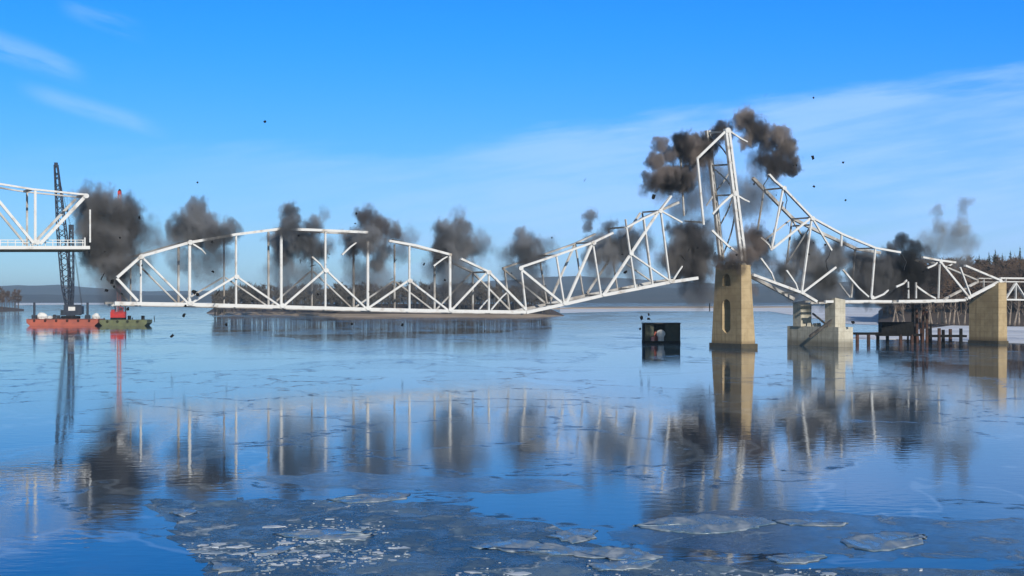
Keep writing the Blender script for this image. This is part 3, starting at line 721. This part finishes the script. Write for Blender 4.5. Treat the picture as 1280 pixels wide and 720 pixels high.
# ------------------------------------------------------------------ boats and barges
def hull(mb, x0, x1, yc, wd, z0, z1, rake):
    for pts in ([(x0 + rake, z0), (x1 - rake, z0), (x1, z0 + (z1 - z0) * .55), (x1, z1), (x0, z1), (x0, z0 + (z1 - z0) * .55)],):
        mb.prism([Vector((x, yc - wd / 2, z)) for x, z in pts], (0, wd, 0))
BY = 706.0
def bx(px): return (px - 640) / F * BY
def bz(py): return CH + (HZ - py) / F * BY
x0, x1 = bx(38.5), bx(127)
root = empty('crane_barge', ((x0 + x1) / 2, BY, 0), 'flat red brown work barge carrying the tall crane', 'barge')
mb = MB(); hull(mb, x0, x1, BY, 13, -.6, bz(398.5), 2.2); mb.build('hull', REDH, root)
for px in (47.5, 113.5):
    mb = MB(); mb.tube((bx(px), BY - 5.4, -1), (bx(px), BY - 5.4, bz(378)), .55, .5, 10); mb.box((bx(px), BY - 5.4, bz(398.4)), (2.0, 1.7, 1.7)); mb.build('spud_pole', CRANE, root)
dz = bz(398.5)
mb = MB()
for i in range(12): mb.tube((x0 + 1 + i * 2.7, BY - 6.3, dz), (x0 + 1 + i * 2.7, BY - 6.3, dz + 1), .05)
mb.sweep([(x0 + 1, BY - 6.3, dz + 1), (x0 + 30.7, BY - 6.3, dz + 1)], .07, .07); mb.build('railing', STEEL, root)
def fender(x, y, z, parent):
    mb = MB(); c = Vector((x, y, z)); n_ = 14; rings = []
    for i in range(n_):
        a = 2 * math.pi * i / n_; d = Vector((math.cos(a), 0, math.sin(a)))
        rings.append([c + d * .5 + Vector((0, .2, 0)), c + d * .5 - Vector((0, .2, 0)), c + d * .24 - Vector((0, .2, 0)), c + d * .24 + Vector((0, .2, 0))])
    vs = [p for q in rings for p in q]; fs = []
    for i in range(n_):
        k, l = 4 * i, 4 * ((i + 1) % n_)
        for j in range(4): fs.append((k + j, k + (j + 1) % 4, l + (j + 1) % 4, l + j))
    mb.add(vs, fs); mb.build('tyre_fender', BLACK, parent)
for i in range(6): fender(x0 + 3.5 + i * 4.8, BY - 6.72, dz - .75, root)
mb = MB(); mb.box((x0 + 15.5, BY - 6.51, dz - .28), (29.5, .03, .2)); mb.build('rubbing_strip', RUST, root)
# crawler crane
cx = bx(90)
root = empty('crawler_crane', (cx, BY, dz), 'blue black crawler crane with a tall lattice boom on the red barge', 'crane')
for s in (-1, 1):
    mb = MB(); prof = [(-3.6, .3), (-3.2, 0), (3.2, 0), (3.6, .3), (3.6, 1.0), (3.2, 1.3), (-3.2, 1.3), (-3.6, 1.0)]
    mb.prism([Vector((cx - .6 + a, BY + s * 2.3 - .5, dz + .01 + b)) for a, b in prof], (0, 1.0, 0)); mb.build('crawler_track', BLACK, root)
mb = MB(); mb.box((cx - .6, BY, dz + .7), (3.2, 3.4, .9)); mb.box((cx + .3, BY, dz + 1.6), (7.0, 3.6, 4.6)); mb.box((cx + 4.3, BY, dz + 2.0), (1.0, 3.4, 3.6)); mb.box((cx - 3.9, BY - 1.1, dz + 1.5), (1.4, 1.3, 2.4)); mb.build('machinery_house', CRANE, root)
mb = MB(); mb.box((cx + .4, BY - 1.88, dz + 3.6), (3.0, .12, 1.7)); mb.build('side_panel', OFFW, root)
mb = MB(); mb.box((cx - 4.0, BY - 1.79, dz + 2.3), (1.0, .06, 1.2)); mb.build('cab_window', GLASS, root)
def lattice(mb, p, q, w0, w1, wm_, n, r):
    p, q = Vector(p), Vector(q); t = (q - p).normalized(); b = Vector((0, 1, 0)); a = b.cross(t).normalized(); rings = []
    for i in range(n + 1):
        k = i / n; ww = w0 + (wm_ - w0) * min(1, k / .18) if k < .5 else wm_ + (w1 - wm_) * max(0, (k - .55) / .45)
        c = p.lerp(q, k); rings.append([c + a * ww / 2 * sx_ + b * ww / 2 * sy_ for sx_, sy_ in ((-1, -1), (1, -1), (1, 1), (-1, 1))])
    for i in range(n):
        for j in range(4):
            mb.tube(rings[i][j], rings[i + 1][j], r, r, 4, False)
            k = (j + 1) % 4
            mb.tube(rings[i][j if i % 2 else k], rings[i + 1][k if i % 2 else j], r * .55, r * .55, 3, False)
mb = MB(); tip = Vector((bx(70), BY, bz(206))); foot = Vector((bx(86), BY, bz(391)))
lattice(mb, foot, tip, 1.4, 1.3, 3.5, 26, .33); mb.box((tip.x, BY, tip.z - .8), (1.3, 1.3, 1.8)); mb.build('boom', CRANE, root)
mt = Vector((bx(89), BY, bz(286)))
mb = MB(); lattice(mb, (bx(88.5), BY, dz + 5.8), mt, 1.7, 1.3, 2.1, 13, .27); mb.box((mt.x, BY, mt.z - .4), (1.9, 1.6, 2.2)); mb.build('back_mast', CRANE, root)
mb = MB()
for s in (-.7, .7): mb.tube(mt + Vector((0, s, 0)), tip + Vector((0, s * .5, 0)), .07, .07, 4); mb.tube(mt + Vector((0, s, 0)), (cx + 4.4, BY + s, dz + 5.4), .1, .1, 4)
mb.tube(tip + Vector((.9, 0, 0)), (tip.x + 1.2, BY, bz(262)), .05, .05, 4); mb.build('pendant_line', STEEL, root)
mb = MB(); hk = Vector((bx(84), BY, bz(258))); mb.tube(hk, hk - ZV * 2.4, .8, .35, 8); mb.tube(hk + ZV * 4, hk, .06, .06, 4); mb.tube(hk + ZV * 4, tip.lerp(foot, .22), .06, .06, 4); mb.build('hook_block', CRANE, root)
def sack(px, s, label, grp=None):
    p = Vector((bx(px), BY - 4.2, dz)); bm = bmesh.new(); bmesh.ops.create_icosphere(bm, subdivisions=3, radius=1)
    for v in bm.verts:
        v.co *= 1 + .22 * mnoise.noise(v.co * 1.6 + Vector((px, 0, 0))); v.co = Vector((v.co.x * s[0], v.co.y * s[1], max(0, (v.co.z + .55) * s[2])))
    me = bpy.data.meshes.new('tarp'); bm.to_mesh(me); bm.free(); o = link('covered_stack', me, OFFW, None, p); tag(o, label, 'covered cargo', grp)
sack(56, (2.4, 1.4, 1.8), 'white tarpaulin covered stack on the left end of the red barge')
sack(123, (1.7, 1.3, 1.6), 'white tarpaulin covered stack on the right end of the red barge')
sack(66, (1.3, 1.0, .9), 'low white covered bundle on the red barge just left of the crane')
mb = MB(); wx = bx(74); mb.box((wx, BY - 4, dz), (3.2, 2, .6)); mb.tube((wx - .9, BY - 4.6, dz + 1.2), (wx - .9, BY - 3.4, dz + 1.2), .75, .75, 12); mb.box((wx + .8, BY - 4, dz + .6), (1.2, 1.4, 1.0))
tag(mb.build('deck_winch', STEEL, None, (wx, BY - 4, dz)), 'dark deck winch beside the foot of the crane on the red barge', 'winch')
# olive barge with red rig
x0, x1 = bx(128), bx(187); d2 = bz(399.5)
root = empty('olive_barge', ((x0 + x1) / 2, BY, 0), 'low olive green barge moored right of the red crane barge', 'barge')
mb = MB(); hull(mb, x0, x1, BY, 10, -.6, d2, 1.8); mb.build('hull', GREENH, root)
for px in (133, 168, 182): mb = MB(); mb.tube((bx(px), BY - 4, d2), (bx(px), BY - 4, d2 + .9), .25, .3, 8); mb.build('bollard', STEEL, root)
for i in range(4): fender(x0 + 3.5 + i * 4.4, BY - 5.22, d2 - .75, root)
rx = bx(148)
root = empty('drill_rig', (rx, BY, d2), 'bright red drill rig with a very tall slim mast on the olive barge', 'drill rig')
mb = MB(); mb.box((rx, BY, d2 + .9), (6.4, 3, 2.6)); mb.box((rx - 2.2, BY, d2 + 3.5), (1.6, 2.4, .9)); mb.build('body', REDB, root)
mb = MB()
for s in (-1, 1): mb.box((rx, BY + s * 1.5, d2 + .01), (6.2, .9, .88))
mb.build('crawler_track', BLACK, root)
mb = MB(); mb.box((rx + 1.6, BY - 1.1, d2 + 3.5), (1.6, 1.6, 2.0)); mb.build('cab', REDB, root)
mb = MB(); mb.box((rx + 1.6, BY - 1.92, d2 + 4.1), (1.2, .06, 1.0)); mb.build('cab_window', GLASS, root)
mb = MB()
for k in (-1.6, .2, 3.0): mb.tube((rx + k, BY + .6, d2 + 3.5), (rx + k, BY + .6, bz(381)), .3, .25, 8)
mb.build('exhaust_stack', STEEL, root)
mb = MB(); lattice(mb, (rx, BY + .8, d2 + 3.4), (bx(149), BY + .8, bz(243)), 1.3, 1.1, 1.3, 36, .2); mb.build('mast', PINK, root)
mb = MB(); mb.box((bx(149), BY + .8, bz(243)), (1.5, 1.5, 1.6), 0, .9); mb.build('mast_band', REDB, root)
mb = MB(); mb.tube((bx(149), BY + .8, bz(238.5)), (bx(149), BY + .8, bz(236)), .8, .25, 8); mb.build('mast_cap', BLACK, root)
for px, lb in ((163, 'dark steel drum on the olive barge next to the red rig'), (180, 'dark upright steel drum at the right end of the olive barge')):
    mb = MB(); c = Vector((bx(px), BY - 2, d2)); mb.tube(c, c + ZV * 1.7, .75, .75, 14)
    for k in (.05, .6, 1.15, 1.68): mb.tube(c + ZV * (k - .05), c + ZV * (k + .05), .8, .8, 14)
    tag(mb.build('steel_drum', BLACK, None, c), lb, 'drum')

# dark work float left of the tower pier
WY = 428.0
def wx_(px): return (px - 640) / F * WY
def wz(py): return CH + (HZ - py) / F * WY
x0, x1 = wx_(803.5), wx_(849); xc = (x0 + x1) / 2; W_ = x1 - x0
root = empty('work_float', (xc, WY, 0), 'dark green open fronted work hut floating alone left of the tower pier', 'work float')
mb = MB(); mb.box((xc, WY, -.3), (W_ + .1, 6, 1.0)); mb.build('pontoon', BLACK, root)
H_ = wz(403)
mb = MB(); mb.box((xc, WY + 2.6, .7), (W_ - .6, .2, H_ - 1.0)); mb.build('back_wall', DGREEN, root)
for s in (-1, 1): mb = MB(); mb.box((xc + s * (W_ / 2 - .16), WY, .7), (.3, 5.6, H_ - 1.0)); mb.build('side_wall', BLACK, root)
mb = MB(); mb.box((xc, WY, H_ - .29), (W_ + .3, 6.2, .22)); mb.build('roof', STEEL, root)
mb = MB(); mb.box((xc + W_ * .28, WY - 2.3, .7), (W_ * .37, .2, H_ - 1.02)); mb.build('front_panel', DGREEN, root)
mb = MB(); mb.box((xc - W_ * .34, WY - 2.3, .7), (W_ * .24, .2, H_ - 1.02)); mb.build('front_panel', DGREEN, root)
def lump(name, m, c, s, label, cat):
    bm = bmesh.new(); bmesh.ops.create_icosphere(bm, subdivisions=3, radius=1)
    for v in bm.verts: v.co *= 1 + .25 * mnoise.noise(v.co * 1.5); v.co = Vector((v.co.x * s[0], v.co.y * s[1], max(-.6, v.co.z) * s[2]))
    me = bpy.data.meshes.new(name); bm.to_mesh(me); bm.free(); return tag(link(name, me, m, None, c), label, cat)
mb = MB(); c = Vector((wx_(825), WY - 2.2, wz(417))); mb.tube(c - Vector((0, 1.0, 0)), c + Vector((0, .6, 0)), .85, .85, 16); mb.tube(c - Vector((0, 1.15, 0)), c - Vector((0, .95, 0)), 1.1, 1.1, 16); mb.tube(c + Vector((0, .4, 0)), c + Vector((0, .6, 0)), 1.1, 1.1, 16)
mb.box((c.x, c.y - .3, .7), (1.5, 1.4, c.z - 1.3)); tag(mb.build('cable_reel', OFFW, None, (c.x, c.y, .7)), 'pale cable reel in the open front of the floating hut', 'cable reel')
mb = MB(); c = Vector((wx_(819), WY - 1.2, wz(408))); mb.box((c.x, c.y, .7), (.9, .9, 1.9)); mb.box((c.x, c.y, 2.6), (.5, .5, .5)); tag(mb.build('gas_cabinet', REDH, None, (c.x, c.y, .7)), 'red cabinet beside the cable reel in the floating hut', 'cabinet')
mb = MB(); c = Vector((wx_(814.5), WY - 3.2, .7)); mb.tube(c, c + ZV * 1.0, .45, .5, 12); mb.tube(c + ZV, c + ZV * 1.1, .56, .56, 12); tag(mb.build('pail', PINK, None, c), 'pinkish bucket at the front left of the floating hut', 'bucket')

# trestle, piles and dark container near the right shore
TY = 425.0
def tx(px): return (px - 640) / F * TY
def tz(py): return CH + (HZ - py) / F * TY
root = empty('work_trestle', (tx(1135), TY, 0), 'dark steel work trestle on short piles in front of the right shore', 'trestle')
for x0, x1, py in ((1068, 1100, 417), (1096, 1148, 418.5), (1160, 1206, 420)):
    for o in (-1.6, 1.6):
        mb = MB(); mb.sweep([(tx(x0), TY + o, tz(py)), (tx(x1), TY + o, tz(py))], .8, .6, ZV); mb.build('girder', BLACK, root)
rnd = random.Random(3)
for px in (1070, 1084, 1099, 1111, 1124, 1138, 1163, 1172, 1181, 1190, 1199):
    mb = MB(); yy = TY + rnd.choice((-1.6, 1.6)); mb.tube((tx(px), yy, -2), (tx(px), yy, tz(418 if px < 1150 else 411 + rnd.uniform(-2, 4))), .5, .45, 8); mb.build('pile', BLACK if px % 2 else RUST, root)
c = Vector((tx(1120), TY, tz(418.5) + .21))
mb = MB(); mb.box(c.to_tuple(), (tx(1140) - tx(1100), 4, tz(402.5) - c.z))
for i in range(14): mb.box((tx(1101.5) + i * .62, TY - 2.03, c.z + .1), (.25, .07, 2.6))
tag(mb.build('container', BLACK, None, c), 'black ribbed container standing on the work trestle', 'container')
mb = MB(); mb.tube((tx(1143.5), TY + 2, -2), (tx(1143.5), TY + 2, tz(379)), .45, .4, 8)
tag(mb.build('steel_pile', BLACK, None, (tx(1143.5), TY + 2, 0)), 'tall black pile standing just right of the black container', 'pile', 'tall piles')
for i, (px, py, lb) in enumerate(((1148, 385, 'tall rusty pile next to the tall black pile'), (1153, 381, 'middle one of the rusty piles right of the container'), (1157.5, 389, 'shorter rusty pile at the right end of the row of tall piles'))):
    mb = MB(); mb.tube((tx(px), TY + 1 - i, -2), (tx(px) + rnd.uniform(-.4, .4), TY + 1 - i, tz(py)), .42, .36, 8)
    tag(mb.build('steel_pile', RUST, None, (tx(px), TY + 1 - i, 0)), lb, 'pile', 'tall piles')

for i in range(9):
    px = (1146, 1150.5, 1155.5, 1161, 1139.5, 1165.5, 1168, 1147.5, 1159)[i]; mb = MB(); yy = TY + 3.2 + (i % 3) * 1.1
    mb.tube((tx(px), yy, -2), (tx(px) + rnd.uniform(-.8, .8), yy, tz(rnd.uniform(393, 409))), .3, .26, 7)
    tag(mb.build('steel_pile', RUST if i % 3 else BLACK, None, (tx(px), yy, 0)), 'short weathered pile in the cluster behind the tall piles', 'pile', 'short piles behind the tall piles')

# ------------------------------------------------------------------ smoke
def smoke_mat(name, dense, faint, colA, colB, D, Df, seed, nscale=0.42, k=3.2):
    m = bpy.data.materials.new(name); m.use_nodes = True; n = NT(m.node_tree); n.n.clear()
    tc = n('ShaderNodeTexCoord').outputs['Object']
    pos = n('ShaderNodeVectorMath', {0: tc, 1: (seed * 17.3, seed * 5.1, seed * 3.7)}, operation='ADD').outputs[0]
    warp = n('ShaderNodeTexNoise', {'Vector': pos, 'Scale': 0.30, 'Detail': 2.0, 'Roughness': 0.6}).outputs[1]
    wv = n('ShaderNodeVectorMath', {0: warp, 1: (.5, .5, .5)}, operation='SUBTRACT').outputs[0]
    wv = n('ShaderNodeVectorMath', {0: wv, 'Scale': 4.5}, operation='SCALE').outputs[0]
    wp = n('ShaderNodeVectorMath', {0: tc, 1: wv}, operation='ADD').outputs[0]
    nz = n('ShaderNodeTexNoise', {'Vector': n('ShaderNodeMapping', {0: pos, 3: (1.1, 1.1, .62)}).outputs[0], 'Scale': nscale, 'Detail': 5.0, 'Roughness': 0.66}).outputs[0]
    def field(lobes):
        best = None
        for c, r in lobes:
            d = n('ShaderNodeVectorMath', {0: wp, 1: tuple(c)}, operation='DISTANCE').outputs['Value']
            v = n.m('MULTIPLY_ADD', d, -1.0 / (r * 1.15), 1.0)
            best = v if best is None else n.m('SMOOTH_MAX', best, v, 0.35)
        return best
    nn = n.m('MULTIPLY_ADD', nz, 4.4, -2.15)
    dens = None
    if dense:
        s = field(dense); dens = n.m('MULTIPLY', n.m('MULTIPLY', n.m('MULTIPLY_ADD', s, 2.2, nn), k, clamp=True), D)
    if faint:
        s = field(faint); f_ = n.m('MULTIPLY', n.m('MULTIPLY', n.m('MULTIPLY_ADD', s, 1.5, n.m('MULTIPLY', nn, .7)), 1.0, clamp=True), Df * 5.0)
        dens = f_ if dens is None else n.m('ADD', dens, f_)
    big = n('ShaderNodeTexNoise', {'Vector': pos, 'Scale': 0.16, 'Detail': 1.0}).outputs[0]
    col = n.mix(n.mr(big, .38, .62), colA, colB)
    pv = n('ShaderNodeVolumePrincipled', {'Color': col, 'Density': dens, 'Anisotropy': 0.1})
    out = n('ShaderNodeOutputMaterial'); n.l.new(pv.outputs[0], out.inputs['Volume'])
    m.cycles.volume_step_rate = 0.35
    return m
def smoke(label, dense, faint=(), colA=(.30, .28, .27), colB=(.20, .19, .19), D=1.0, Df=.06, seed=1, py_trail=True, k=.95, ns=.5):
    def wl(ls):
        out = []
        for x, y, r, off in ls: c = P(x, y, off); out.append((c, r * 1.08 * c.y / F))
        return out
    if dense and py_trail:
        xs_ = [(x, y, r, o_) for x, y, r, o_ in dense if r > 10]
        for x, y, r, o_ in xs_[::2]:
            for q in range(1, 4): faint = list(faint) + [(x + (q - 1) * 3, min(y + r * .9 * q + 8, 370), r * (1.0 if q == 1 else .8), o_ + 2)]
    d, f = wl(dense), wl(faint); alll = d + f
    base = sum((c for c, r in alll), Vector()) / len(alll); base.z = min(c.z - r for c, r in alll)
    bm = bmesh.new()
    for c, r in alll:
        q = bmesh.ops.create_icosphere(bm, subdivisions=3, radius=r * 1.4 + .9, matrix=Matrix.Translation(c - base))
        for v in q['verts']: v.co += (v.co + base - c) * .10 * mnoise.noise(v.co * .5)
    me = bpy.data.meshes.new('hull'); bm.to_mesh(me); bm.free()
    o = link('smoke_cloud', me, None, None, base)
    md = o.modifiers.new('r', 'REMESH'); md.mode = 'VOXEL'; md.voxel_size = .8
    bpy.context.view_layer.update()
    nm = bpy.data.meshes.new_from_object(o.evaluated_get(bpy.context.evaluated_depsgraph_get())); o.modifiers.clear(); o.data = nm
    nm.materials.clear(); nm.materials.append(smoke_mat('smoke', [(c - base, r) for c, r in d], [(c - base, r) for c, r in f], colA, colB, D, Df, seed, ns, k))
    tag(o, label, 'smoke cloud', 'blast smoke clouds'); return o
GA, GB = (.52, .525, .54), (.27, .275, .285)
BA, BB = (.46, .39, .35), (.28, .24, .22)
smoke('biggest dark smoke cloud at left, billowing from the broken end of the standing span',
      [(120, 260, 24, 7), (150, 268, 22, 7), (160, 284, 18, 8), (117, 287, 20, 7), (140, 303, 25, 6), (118, 316, 17, 6), (146, 326, 17, 4), (150, 346, 11, 3), (134, 336, 11, 5)],
      [(182, 295, 22, 8), (170, 325, 22, 7), (140, 358, 18, 5)], (.49, .485, .49), (.26, .26, .265), 1.0, .05, 1)
smoke('dark smoke cloud on the left haunch of the fallen arch, a raised knob on top',
      [(246, 262, 12, 6), (234, 280, 16, 5), (256, 282, 17, 4), (276, 293, 14, 1), (291, 288, 9, 1), (221, 291, 12, 7), (242, 300, 16, 6), (266, 300, 14, 0)],
      [(228, 325, 16, 7), (250, 332, 20, 6), (278, 325, 16, 6), (208, 305, 12, 7)], GA, GB, 1.0, .055, 2)
smoke('tall dark smoke cloud on the arch crown with a paler puff at its right',
      [(362, 266, 11, 4), (362, 284, 13, -1), (350, 300, 15, 6), (376, 303, 18, 4), (392, 280, 11, 7), (394, 313, 14, 6), (356, 318, 14, 7)],
      [(406, 268, 7, 8), (358, 340, 24, 7), (385, 348, 20, 7), (405, 310, 14, 8)], GA, GB, .95, .055, 3)
smoke('square topped dark smoke cloud right of the arch crown',
      [(456, 273, 12, 4), (471, 284, 14, 4), (441, 303, 14, 5), (462, 300, 16, 1), (478, 316, 12, 5), (493, 290, 11, 6), (470, 330, 10, 6)],
      [(508, 298, 14, 7), (450, 343, 20, 7), (472, 348, 18, 7), (500, 315, 14, 7)], GA, (.26, .23, .22), .95, .055, 4)
smoke('dark round smoke cloud above the right shoulder of the fallen arch',
      [(553, 286, 11, 6), (575, 286, 13, 6), (565, 301, 19, 6), (559, 316, 17, 7), (582, 312, 13, 7)],
      [(598, 305, 18, 8), (565, 345, 26, 8), (545, 335, 18, 8), (570, 272, 10, 7)], GA, GB, .9, .06, 5)
smoke('small grey smoke cloud above the hinge between fallen arch and tilted arm',
      [(650, 293, 9, 6), (655, 308, 16, 6), (668, 316, 13, 7), (659, 322, 12, 6)],
      [(636, 318, 13, 7), (684, 308, 13, 8), (658, 345, 24, 8), (640, 340, 16, 8)], GA, GB, .8, .06, 6)
smoke('ragged smoke cloud draped over the tilted arm, with a small dark ball above it',
      [(737, 271, 8, 6), (734, 284, 6, 6), (760, 284, 9, 7), (746, 304, 13, 7), (766, 312, 17, 7), (785, 301, 14, 7), (742, 318, 11, 7)],
      [(755, 332, 22, 8), (785, 325, 18, 8), (805, 300, 14, 8)], GA, GB, .85, .06, 7)
smoke('near black and brown smoke cloud on the left side of the tower top',
      [(826, 182, 9, 5), (821, 199, 10, 6), (855, 181, 14, 7), (838, 193, 10, 6), (870, 190, 17, 8), (884, 178, 12, 9), (903, 163, 12, 10), (814, 226, 11, 6), (832, 222, 15, 6), (851, 224, 15, 7)],
      [(868, 212, 18, 8), (806, 236, 9, 6), (830, 240, 14, 7)], (.50, .44, .41), (.08, .08, .085), 1.1, .06, 8, py_trail=False, k=1.9)
smoke('tan and black smoke cloud bursting right of the tower top',
      [(932, 150, 14, 5), (946, 165, 14, 5), (935, 178, 10, 6), (960, 180, 10, 6), (974, 171, 12, 4), (982, 189, 13, 5), (970, 206, 15, 6), (990, 209, 10, 6), (957, 198, 9, 6)],
      [(950, 205, 16, 7), (968, 222, 10, 6)], (.60, .53, .48), (.16, .15, .15), 1.0, .06, 9, py_trail=False, k=1.7)
smoke('thin grey smoke hanging behind the middle of the tower',
      [], [(940, 246, 24, 10), (924, 256, 18, 10), (866, 248, 22, 10), (850, 264, 16, 10), (900, 225, 22, 11), (880, 290, 20, 10)], GA, GB, .9, .06, 10)
smoke('dark brown smoke cloud at the tower foot, left of the pier top',
      [(862, 300, 19, 4), (850, 320, 18, 5), (873, 315, 17, 4), (846, 335, 13, 6), (866, 336, 17, 5), (842, 288, 10, 6), (884, 318, 10, 5)],
      [(835, 325, 16, 7), (870, 345, 14, 6)], (.42, .40, .39), (.17, .165, .17), 1.0, .06, 11)
smoke('dark smoke cloud spilling over the top of the tower pier',
      [(941, 295, 14, 2), (946, 311, 12, 1), (915, 326, 10, -1), (930, 318, 13, 0), (900, 326, 9, 1), (958, 302, 8, 3)],
      [(955, 325, 16, 4), (925, 335, 10, -1)], BA, (.13, .12, .12), .9, .07, 12)
smoke('dark smoke cloud filling the truss above the two column pier',
      [(1006, 306, 13, 6), (1000, 321, 15, 6), (1021, 330, 17, 5), (1041, 323, 16, 2), (1046, 311, 10, 3), (986, 336, 12, 7), (1030, 348, 16, 5)],
      [(1010, 352, 20, 7), (1042, 365, 18, 3), (975, 345, 18, 8)], GA, (.20, .20, .20), .9, .07, 13)
smoke('soft grey smoke cloud inside the sagging truss, left of the black burst',
      [(1076, 326, 13, 8), (1092, 336, 18, 8), (1107, 345, 16, 8), (1072, 346, 13, 8), (1112, 325, 14, 9), (1125, 345, 16, 9), (1082, 360, 14, 9)],
      [(1115, 332, 16, 9), (1090, 358, 20, 8), (1065, 322, 14, 9)], (.30, .30, .31), GB, .8, .10, 14)
smoke('small black burst of smoke on the top chord of the sagging truss',
      [(1140, 314, 12, 2), (1136, 325, 11, 2), (1146, 342, 14, 4), (1126, 301, 8, 6), (1115, 308, 8, 7)],
      [(1135, 352, 18, 5), (1165, 345, 16, 6), (1160, 318, 12, 6)], (.10, .10, .10), (.24, .23, .23), 1.0, .08, 15)
smoke('pale grey green smoke with two thin fingers rising near the far pier',
      [(1172, 266, 8, 8), (1173, 277, 7, 8), (1175, 289, 8, 8), (1206, 253, 8, 8), (1205, 264, 7, 8), (1203, 275, 8, 8), (1199, 287, 9, 8)],
      [(1190, 300, 20, 8), (1172, 305, 16, 8), (1210, 302, 15, 8), (1158, 302, 14, 9), (1203, 322, 13, 6), (1178, 290, 12, 8), (1203, 290, 12, 8)], (.64, .66, .64), (.48, .50, .50), .30, .038, 16)

# ------------------------------------------------------------------ flying debris
rnd = random.Random(77)
def chunk_mesh(seed):
    r_ = random.Random(seed); bm = bmesh.new(); bmesh.ops.create_cube(bm, size=1.0)
    bmesh.ops.subdivide_edges(bm, edges=bm.edges, cuts=1)
    for v in bm.verts: v.co *= r_.uniform(.65, 1.15)
    me = bpy.data.meshes.new('debris_chunk'); bm.to_mesh(me); bm.free(); me.materials.append(BLACK); return me
cm = [chunk_mesh(i) for i in range(4)]
deb = [(331, 152, .5), (247, 228, .4), (1017, 122, .5), (957, 119, .35), (1016, 197, .8), (1054, 203, .6), (1057, 250, .5), (731, 225, .45), (817, 246, .9), (230, 394, .8), (215, 420, .8), (193, 399, .7), (283, 406, .5), (160, 386, .6), (503, 406, .6), (495, 325, .4), (802, 397, .9), (811, 393, .5), (811, 398.5, .7), (887, 384, 1.0), (800, 411, .5), (1066, 403, .8), (530, 330, .5), (620, 352, .6), (556, 350, .5), (243, 365, 1.0), (247, 368, .7), (272, 366, .6), (140, 352, .8), (133, 363, .7), (397, 368, .6), (391, 332, .5), (782, 340, .7), (690, 297, .4), (1135, 361, .6), (858, 265, .5), (440, 405, .4), (606, 414, .4), (960, 300, .6), (128, 346, .7), (150, 297, .4)]
for i in range(46):
    cx_, cy_ = rnd.choice(((140, 310), (250, 310), (370, 310), (465, 310), (570, 320), (655, 325), (765, 310), (850, 220), (970, 200), (865, 310), (940, 300), (1020, 320), (1140, 330)))
    deb.append((cx_ + rnd.gauss(0, 28), cy_ + rnd.gauss(10, 26), rnd.uniform(.25, .55)))
for i, (x, y, s) in enumerate(deb):
    o = bpy.data.objects.new('debris_chunk', cm[i % 4]); COL.objects.link(o)
    o.location = P(x, y, rnd.uniform(-6, -1.5)); s *= .78; s2 = (2.4, .35, .3) if i % 4 == 3 else (1, 1, 1)
    o.scale = (s2[0] * s * rnd.uniform(.8, 1.5), s2[1] * s * rnd.uniform(.7, 1.1), s2[2] * s * rnd.uniform(.6, 1.0)); o.rotation_euler = (rnd.uniform(0, 3), rnd.uniform(0, 3), rnd.uniform(0, 3))
    tag(o, 'small black chunk of debris thrown through the air by the blasts', 'debris', 'flying debris')

# ------------------------------------------------------------------ haze
hm = bpy.data.materials.new('haze'); hm.use_nodes = True; n = NT(hm.node_tree); n.n.clear()
pv = n('ShaderNodeVolumePrincipled', {'Color': (.55, .78, 1.0, 1), 'Density': 0.00007, 'Anisotropy': 0.0})
out = n('ShaderNodeOutputMaterial'); n.l.new(pv.outputs[0], out.inputs['Volume'])
mb = MB(); mb.box((0, HW - 600, -4.5), (2 * HW + 400, 2 * HW + 400, 130)); ho = mb.build('haze', hm); ho['kind'] = 'stuff'
